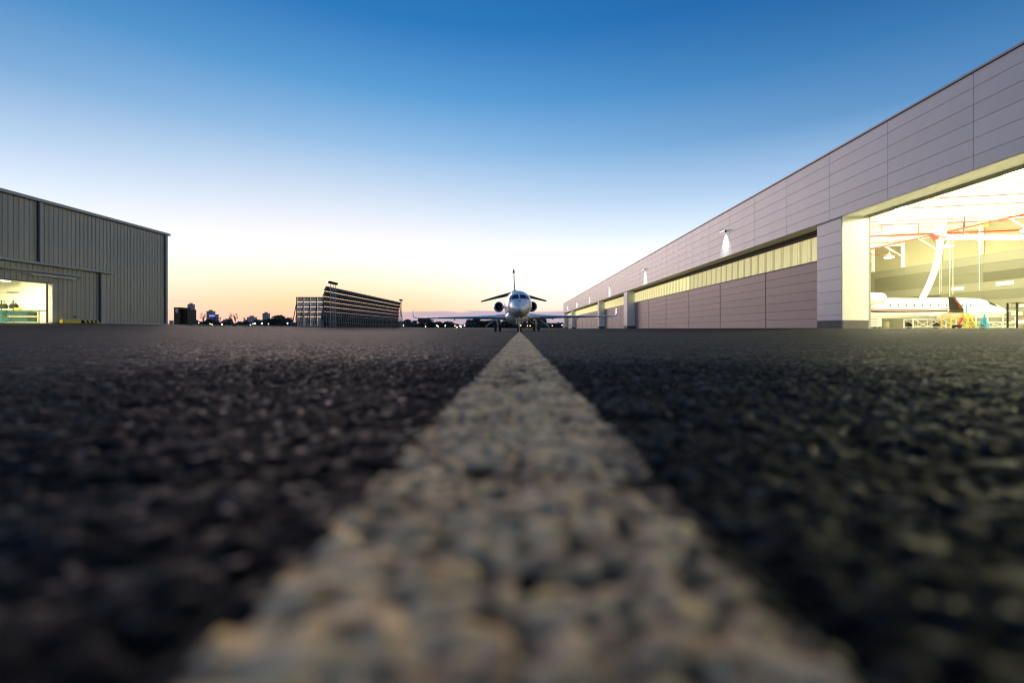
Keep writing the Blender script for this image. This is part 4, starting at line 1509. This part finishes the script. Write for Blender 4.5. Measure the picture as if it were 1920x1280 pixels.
# ------------------------------------------------------------------ dark bin beyond the building
yb = 52.0
xb = X(326, yb)
zb = gz(xb + 1, yb) - .02
t = empty('waste_skip', (xb, yb, zb))
tag(t, 'dark brown ribbed waste container with a pale label beyond the tan building', 'waste container')
MB().box(0, .72, 0, 1.6, .08, 2.0).build('end_box', M['bin'], t)
MB().box(.74, 1.5, .05, 1.5, .08, 1.86).build('body', M['bin'], t)
rb_ = MB()
for k in range(3):
    rb_.box(1.0 + .2 * k, 1.05 + .2 * k, -.0, .048, .12, 1.82)
rb_.build('rib', M['black'], t)
MB().box(.74, .96, -.06, .04, .1, 1.95).build('hatch', M['black'], t)
MB().box(-.03, .78, -.03, 1.63, 2.0, 2.06).build('lid', M['black'], t)
MB().box(.18, .48, -.02, -.003, 1.45, 1.9).build('label_plate', M['paper'], t)
for x in (.1, 1.3):
    for y in (.1, 1.4):
        MB().box(x, x + .12, y, y + .12, 0, .08).build('foot', M['black'], t)
t = empty('pallet_crate', (X(317.5, 47), 47, gz(X(317, 47), 47) - .02))
tag(t, 'little weathered crate between the tan building and brown container', 'crate')
MB().box(0, .22, 0, .3, 0, .48).build('crate_side', M['wood'], t)

# ------------------------------------------------------------------ jet blast fence
FX, FY0, FY1 = -22.4, 52.0, 84.7
FZb = gz(FX, 60)
fence = empty('blast_fence', (FX, FY0, FZb))
tag(fence, 'long dark slatted jet blast fence receding beside the apron', 'blast fence')
L_ = FY1 - FY0
HT = 4.62
slat_z = [(1.82, 2.32), (2.42, 2.90), (3.0, 3.46), (3.56, 4.06), (4.17, HT)]


def lean(z):
    return 0.0 if z < 3.3 else (z - 3.3) * 0.23


nb = 44
bw_ = L_ / nb
for z0, z1 in slat_z:
    m = MB()
    x0, x1 = lean(z0), lean(z1)
    m.loft([[Vector((x0 - .18, yy, z0)), Vector((x0 - .13, yy, z0 - .01)), Vector((x1 - .05, yy, (z0 + z1) / 2)), Vector((x1 - .01, yy, z1)), Vector((x1 - .06, yy, z1))] for yy in (0, L_)])
    m.build('slat', M['fence_slat'], fence)
m = MB()
for k in range(nb):
    key = 'skirt'
    if key not in cache:
        cache[key] = MB().box(-.22, -.17, .02, bw_ - .02, .02, 1.78).mesh('skirt_sheet', M['black'])
    link('skirt_sheet', cache[key], fence, (0, k * bw_, 0))
pm_ = MB()
pts = [(0.0, 0), (0.0, 3.3), (lean(HT) + .02, HT)]
for a, b in zip(pts[:-1], pts[1:]):
    pm_.bar((a[0] + .03, 0, a[1]), (b[0] + .03, 0, b[1]), .04, .07)
pm_.bar((.42, 0, 0), (.04, 0, 1.9), .03)
for z in (1.0, 2.1, 2.66, 3.23, 3.8):
    pm_.bar((.03 + lean(z), 0, z + .1), (-.14 + lean(z), 0, z + .3), .03)
pmesh = pm_.mesh('post', M['fence_steel'])
for k in range(nb + 1):
    link('post', pmesh, fence, (0, k * bw_, 0))
for z, xx in ((.55, .36), (1.35, .22), (HT + .03, lean(HT))):
    MB().bar((xx, 0, z), (xx, L_, z), .05).build('rail', M['fence_steel'], fence)
ab = MB()
ab.bar((.05, L_ + .1, HT * .9), (.3, L_ + 1.6, 0), .07)
ab.bar((.05, L_ + .1, HT * .9), (.9, L_ + .4, 0), .07)
ab.bar((.16, L_ + .7, HT * .5), (.55, L_ + .25, HT * .5), .05)
ab.build('end_brace', M['fence_steel'], fence)
# return wing facing the camera
fw_ = empty('blast_fence_return', (FX - 3.1, FY0 + .02, FZb))
tag(fw_, 'short pale panelled end wall of the blast fence facing the taxiway line', 'blast fence')
H2 = 3.36
bands = [(.03, 1.13), (1.22, 1.70), (1.79, 2.26), (2.34, 2.82), (2.91, H2)]
cw = 3.1 / 4
for i in range(4):
    for j, (z0, z1) in enumerate(bands):
        key = ('fsheet', j)
        if key not in cache:
            m = MB()
            pr = [(cw * q / 12, .025 if q % 2 else 0.0) for q in range(13)]
            pr = [(.03 + a * (cw - .06) / cw, b) for a, b in pr] + [(cw - .03, .06), (.03, .06)]
            m.loft([[Vector((a, b, z0)) for a, b in pr], [Vector((a, b + .04, z1)) for a, b in pr]])
            cache[key] = m.mesh('sheet', M['fence_sheet'])
        if i == 3 and j in (3, 4):
            pass
        link('sheet', cache[key], fw_, (i * cw, .12, 0))
for i in range(5):
    m = MB()
    m.bar((i * cw, .02, 0), (i * cw, .02, H2), .07, .09)
    m.bar((i * cw, -1.0, 0), (i * cw, 0, H2 * .78), .05)
    m.bar((i * cw, -.55, 0), (i * cw, 0, H2 * .45), .04)
    m.bar((i * cw, -.9, .25), (i * cw, 0, .55), .035)
    m.build('post', M['fence_slat'], fw_)
MB().box(-.05, 3.15, .0, .2, H2 + .003, H2 + .06).build('cap_rail', M['fence_slat'], fw_)
for (a, b) in (((-.1, -.06, 2.3), (1.6, -.12, .4)), ((1.0, -.09, 1.0), (3.0, -.06, .12)), ((.1, -.06, .9), (3.0, -.06, 2.5))):
    MB().bar(a, b, .045).build('brace', M['fence_steel'], fw_)
for z in (1.42, .6):
    MB().bar((0, -.06, z), (3.1, -.06, z), .04).build('rail', M['fence_steel'], fw_)
m = MB()
m.bar((0, .05, H2 * .85), (-.5, -.1, 0), .06)
m.bar((0, .05, H2 * .85), (-.32, .8, 0), .06)
m.build('end_brace', M['fence_steel'], fw_)


def mast(x, y, h, n, label):
    t = empty('floodlight_mast', (x, y, gz(x, y)))
    tag(t, label, 'floodlight', 'floodlight masts at the blast fence')
    for k in range(n):
        MB().tube([(.0, k * .75, 0), (.0, k * .75, h)], .04, 6).build('pole', M['steel'], t)
        MB().lathe([(.06, -.28), (.15, -.22), (.15, .22), (.06, .28)], (0, k * .75, h + .08), (0.35, 1, .0), 10).build('lamp_head', M['black'], t, True)


mast(FX + .95, 51.6, 4.98, 3, 'triple dark floodlight heads on thin poles at the near end of the blast fence')
mast(FX + .45, 83.9, 5.0, 2, 'dark floodlight heads on thin poles at the far end of the blast fence')

# ------------------------------------------------------------------ trees across the field
random.seed(21)


def leafball(nl, size, lobes, spread=1.0):
    m = MB()
    for _ in range(nl):
        cx, cz, rx, rz = random.choice(lobes)
        while True:
            p = Vector((random.uniform(-1, 1), random.uniform(-1, 1), random.uniform(-1, 1)))
            if 0.25 < p.length < 1:
                break
        c = Vector((cx + p.x * rx, p.y * rx * spread, cz + p.z * rz))
        a = Vector((random.uniform(-1, 1), random.uniform(-1, 1), random.uniform(-1, 1))).normalized()
        b = a.orthogonal().normalized()
        s = size * random.uniform(.6, 1.3)
        m.add([c + a * s, c + b * s * .8, c - a * s, c - b * s * .8], [(0, 1, 2, 3)])
    return m


crowns, trunks = [], []
for k in range(6):                     # dense crowns, unit height 1, unit half width .5
    lobes = [(random.uniform(-.28, .28), random.uniform(.38, .78), random.uniform(.16, .25), random.uniform(.15, .22)) for _ in range(7)] + [(0, .34, .40, .22), (-.2, .22, .22, .16), (.2, .2, .22, .16)]
    crowns.append(leafball(2600, .042, lobes).mesh('crown', M['leaf_a' if k % 2 else 'leaf_b'], fix=False))
    tm = MB()
    tm.tube([(0, 0, 0), (.01, 0, .25), (-.01, 0, .5)], [.035, .028, .012], 7)
    tm.tube([(0, 0, .25), (.14, .03, .5)], [.018, .006], 5)
    tm.tube([(0, 0, .22), (-.15, -.03, .48)], [.018, .006], 5)
    trunks.append(tm.mesh('trunk', M['bark']))
for k in range(3):                     # thin half bare crowns
    lobes = [(random.uniform(-.26, .26), random.uniform(.5, .95), .08, random.uniform(.08, .14)) for _ in range(9)]
    crowns.append(leafball(170, .03, lobes).mesh('crown', M['leaf_c'], fix=False))
    tm = MB()
    tm.tube([(0, 0, 0), (.01, 0, .4), (.0, 0, .9)], [.03, .022, .006], 6)
    for l in lobes:
        tm.tube([(0, 0, .3 + .2 * random.random()), (l[0], 0, l[1])], [.012, .004], 5)
    trunks.append(tm.mesh('trunk', M['bark']))
TREES = [
    (368, 598, 18, 0, 'low dark tree emerging beside the brown waste container'),
    (381, 587, 15, 6, 'thin half bare tree between brown container and blue lit tower'),
    (392, 597, 22, 1, 'bushy dark tree in front of the blue lit tower'),
    (404, 600, 18, 2, 'low bushy tree at the foot of the blue lit tower'),
    (410, 594, 12, 7, 'small half bare tree just past the blue lit tower'),
    (418, 602, 16, 3, 'low dark bush below the gap between two bare trees'),
    (430, 595, 15, 4, 'dense dark tree under the two tall bare crowns'),
    (432, 586, 14, 8, 'tall half bare tree rising over a dense dark one'),
    (441, 588, 13, 6, 'tall half bare tree right beside another bare crown'),
    (450, 602, 17, 5, 'low rounded tree between bare trees and pale office block'),
    (458, 595, 13, 7, 'half bare tree at the side of the pale office block'),
    (463, 601, 17, 0, 'dark tree in front of the pale office block'),
    (481, 598, 20, 1, 'dark tree between the pale office block and grey tower'),
    (493, 598, 19, 2, 'dark tree in front of the grey tower'),
    (510, 593, 26, 3, 'broad dark tree next to the grey tower'),
    (524, 588, 34, 4, 'biggest domed dark tree near the blast fence'),
    (539, 594, 24, 5, 'rounded dark tree directly beside the blast fence brace'),
    (752, 601, 18, 2, 'dark tree right at the far end of the blast fence'),
    (763, 597, 22, 0, 'dark tree behind the winglet beside the blast fence'),
    (777, 600, 17, 1, 'smaller tree just inside the winglet beside the fence'),
    (794, 595, 29, 2, 'big dark tree under the outer left wing'),
    (809, 600, 17, 3, 'smaller tree joined to the big one under the left wing'),
    (823, 601, 20, 4, 'low tree under the middle of the left wing'),
    (838, 601, 22, 5, 'low wide tree under the left wing beside the sky gap'),
    (853, 606, 16, 0, 'small shrubby tree in the sky gap under the left wing'),
    (880, 598, 24, 1, 'dark tree at the edge of the sky gap under the left wing'),
    (893, 596, 28, 2, 'tall dark tree under the inner left wing'),
    (911, 598, 28, 3, 'dark tree behind the left gear door'),
    (929, 597, 28, 4, 'dark tree behind the left main wheels'),
    (950, 598, 28, 5, 'dark tree seen between left wheels and nose wheel'),
    (975, 599, 28, 0, 'dark tree behind the nose wheel'),
    (996, 598, 26, 1, 'dark tree behind the right main wheels'),
    (1015, 596, 28, 2, 'dark tree with a ragged top beside the right gear door'),
    (1027, 603, 15, 3, 'small tree on the near side of the sky gap by the hangar'),
    (1041, 604, 19, 4, 'low tree between the sky gap and hangar corner'),
    (1053, 604, 19, 5, 'low tree touching the far hangar corner'),
]
first = {}
for px, top, wpx, v, lab in TREES:
    Y = 400 + random.uniform(-25, 25)
    x = X(px, Y)
    g = gz(x, Y) - .05
    h = CAM_H + (616 - top) / 853 * Y - g
    wd = wpx / 853 * Y * 1.25
    t = empty('bare_tree' if v > 5 else 'leafy_tree', (x, Y, g), random.uniform(0, 6.28))
    t.scale = (wd, wd, h * (1.0 if v > 5 else 1.04))
    tag(t, lab, 'tree', 'trees across the airfield')
    link('trunk', trunks[v], t)
    link('crown', crowns[v], t)
# low scrub closing the far edge of the field
sc = MB()
for k in range(22000):
    Y = random.uniform(395, 430)
    px = random.uniform(330, 1062)
    if 560 < px < 745:
        continue
    x = X(px, Y)
    z = gz(x, Y) + random.random() ** 1.2 * ((7.0 if px < 745 else 5.4) * (.75 + .25 * math.sin(px * .31) * math.sin(px * .13 + 1)) if not 852 < px < 876 else 2.4)
    a = Vector((random.uniform(-1, 1), random.uniform(-1, 1), random.uniform(-1, 1))).normalized()
    b = a.orthogonal().normalized()
    s = random.uniform(.35, .75)
    c = Vector((x, Y, z))
    sc.add([c + a * s, c + b * s, c - a * s, c - b * s], [(0, 1, 2, 3)])
tag(sc.build('undergrowth', M['leaf_a'], fix=False), kind='stuff')


# ------------------------------------------------------------------ town behind the trees
def tower(px, top, wpx, Y, m, label, floors, cols_, cap=True, sign=None):
    x = X(px, Y)
    g = gz(x, Y)
    h = CAM_H + (616 - top) / 853 * Y - g
    w = wpx / 853 * Y
    t = empty('office_tower', (x, Y, g))
    tag(t, label, 'building')
    MB().box(-w / 2, w / 2, 0, w * .8, 0, h).build('wall', m, t)
    MB().box(-w / 2 - .3, w / 2 + .3, -.3, w * .8 + .3, h + .003, h + .8).build('roof', M['town_b'], t)
    fh = h / floors
    wm = MB().box(-w / cols_ * .38, w / cols_ * .38, -.12, -.01, -fh * .3, fh * .3).mesh('window', M['town_win'])
    for i in range(cols_):
        for j in range(max(0, floors - 5), floors):
            link('window', wm, t, (-w / 2 + (i + .5) * w / cols_, 0, (j + .5) * fh))
    if cap:
        MB().box(-w * .25, w * .2, w * .2, w * .6, h + .81, h + 3.0).build('plant_room', M['town_a'], t)
    if sign:
        sx, sy, sw, sh = sign
        MB().box(sx * w - sw / 2, sx * w + sw / 2, -.6, -.2, sy * h, sy * h + sh).build('roof_sign', M['g_sign'], t)


tower(356, 571, 9, 820, M['town_a'], 'distant blue grey tower peeping over the brown waste container', 12, 4)
tower(392.5, 584, 11, 800, M['town_a'], 'distant blue grey tower with a bright blue rooftop sign', 10, 4, True, (.45, .70, 9.5, 2.2))
tower(401, 590, 9, 806, M['town_a'], 'lower stepped wing of the blue lit tower', 7, 3, False, (-.1, .88, 7, 2.0))
tower(469.5, 595, 13, 780, M['town_b'], 'distant wide pale office block among bare trees', 6, 5)
tower(497, 588, 10, 830, M['town_a'], 'distant slim grey tower beside the broad dark tree', 9, 3)

# ------------------------------------------------------------------ lamps on the airfield
LAMPS = [
    (372.5, 605, 'g_yellow', 'yellow lamp on a post beside the brown waste container'),
    (394, 607, 'g_yellow', 'yellow lamp below the blue lit tower, upper of a close pair'),
    (397.5, 608.4, 'g_yellow', 'yellow lamp below the blue lit tower, lower of a close pair'),
    (416, 608, 'g_white', 'white lamp just above an orange one under the bare trees'),
    (417.2, 610, 'g_orange', 'orange lamp just below a white one under the bare trees'),
    (469.5, 609, 'g_yellow', 'low yellow lamp in front of the pale office block'),
    (474.5, 607, 'g_blue', 'bluish lamp beside a white one near the pale office block'),
    (478.5, 606.3, 'g_white', 'white lamp beside a bluish one near the pale office block'),
    (491, 606.2, 'g_white', 'bright white lamp in front of the grey tower'),
    (503.5, 607, 'g_blue', 'violet lamp at the edge of the broad dark tree'),
    (539, 605.8, 'g_white', 'white lamp by the rounded tree next to the blast fence'),
    (756.5, 610, 'g_yellow', 'yellow lamp at the far end of the blast fence'),
    (798, 612, 'g_yellow', 'amber lamp below the big tree under the left wing'),
    (819.5, 610.5, 'g_white', 'white lamp of a close pair under the mid left wing'),
    (822, 612, 'g_orange', 'amber lamp of a close pair under the mid left wing'),
    (835, 610.5, 'g_white', 'single white lamp under the left wing before the sky gap'),
    (853, 610.5, 'g_yellow', 'yellow lamp at the start of the lamp cluster in the sky gap'),
    (856.5, 613, 'g_white', 'low white lamp in the lamp cluster under the sky gap'),
    (861.5, 611, 'g_yellow', 'yellow lamp in the middle of the cluster under the sky gap'),
    (864.5, 612.4, 'g_white', 'white lamp under the middle of the cluster in the sky gap'),
    (871, 610.3, 'g_white', 'white lamp at the end of the cluster in the sky gap'),
    (976.5, 610, 'g_orange', 'orange lamp glowing right next to the nose wheel'),
    (989, 610.5, 'g_orange', 'orange lamp of a pair between nose wheel and right wheels'),
    (994, 610.6, 'g_orange', 'second orange lamp of a pair, closer to the right main wheels'),
    (1035.5, 610.6, 'g_orange', 'orange lamp in the gap before the far hangar corner'),
    (1054, 609.5, 'g_yellow', 'yellow lamp against the far hangar corner'),
]
bm_ = {k: MB().lathe([(.02, -1), (.6, -.8), (1, 0), (.6, .8), (.02, 1)], n=12).mesh('bulb', M[k], True) for k in ('g_yellow', 'g_white', 'g_orange', 'g_blue')}
for px, py, k, lab in LAMPS:
    Y = 330.0 + 12 * random.random()
    x = X(px, Y)
    g = gz(x, Y) - .03
    z = max(CAM_H + (616 - py) / 853 * Y, g + .5)
    t = empty('field_lamp', (x, Y, g))
    tag(t, lab, 'lamp', 'lamps across the airfield')
    MB().tube([(0, 0, 0), (0, 0, z - g)], .07, 5).build('post', M['steel'], t)
    b = link('bulb', bm_[k], t, (0, 0, z - g))
    s = {'g_white': .34, 'g_blue': .30, 'g_yellow': .28, 'g_orange': .30}[k]
    b.scale = (s, s, s)
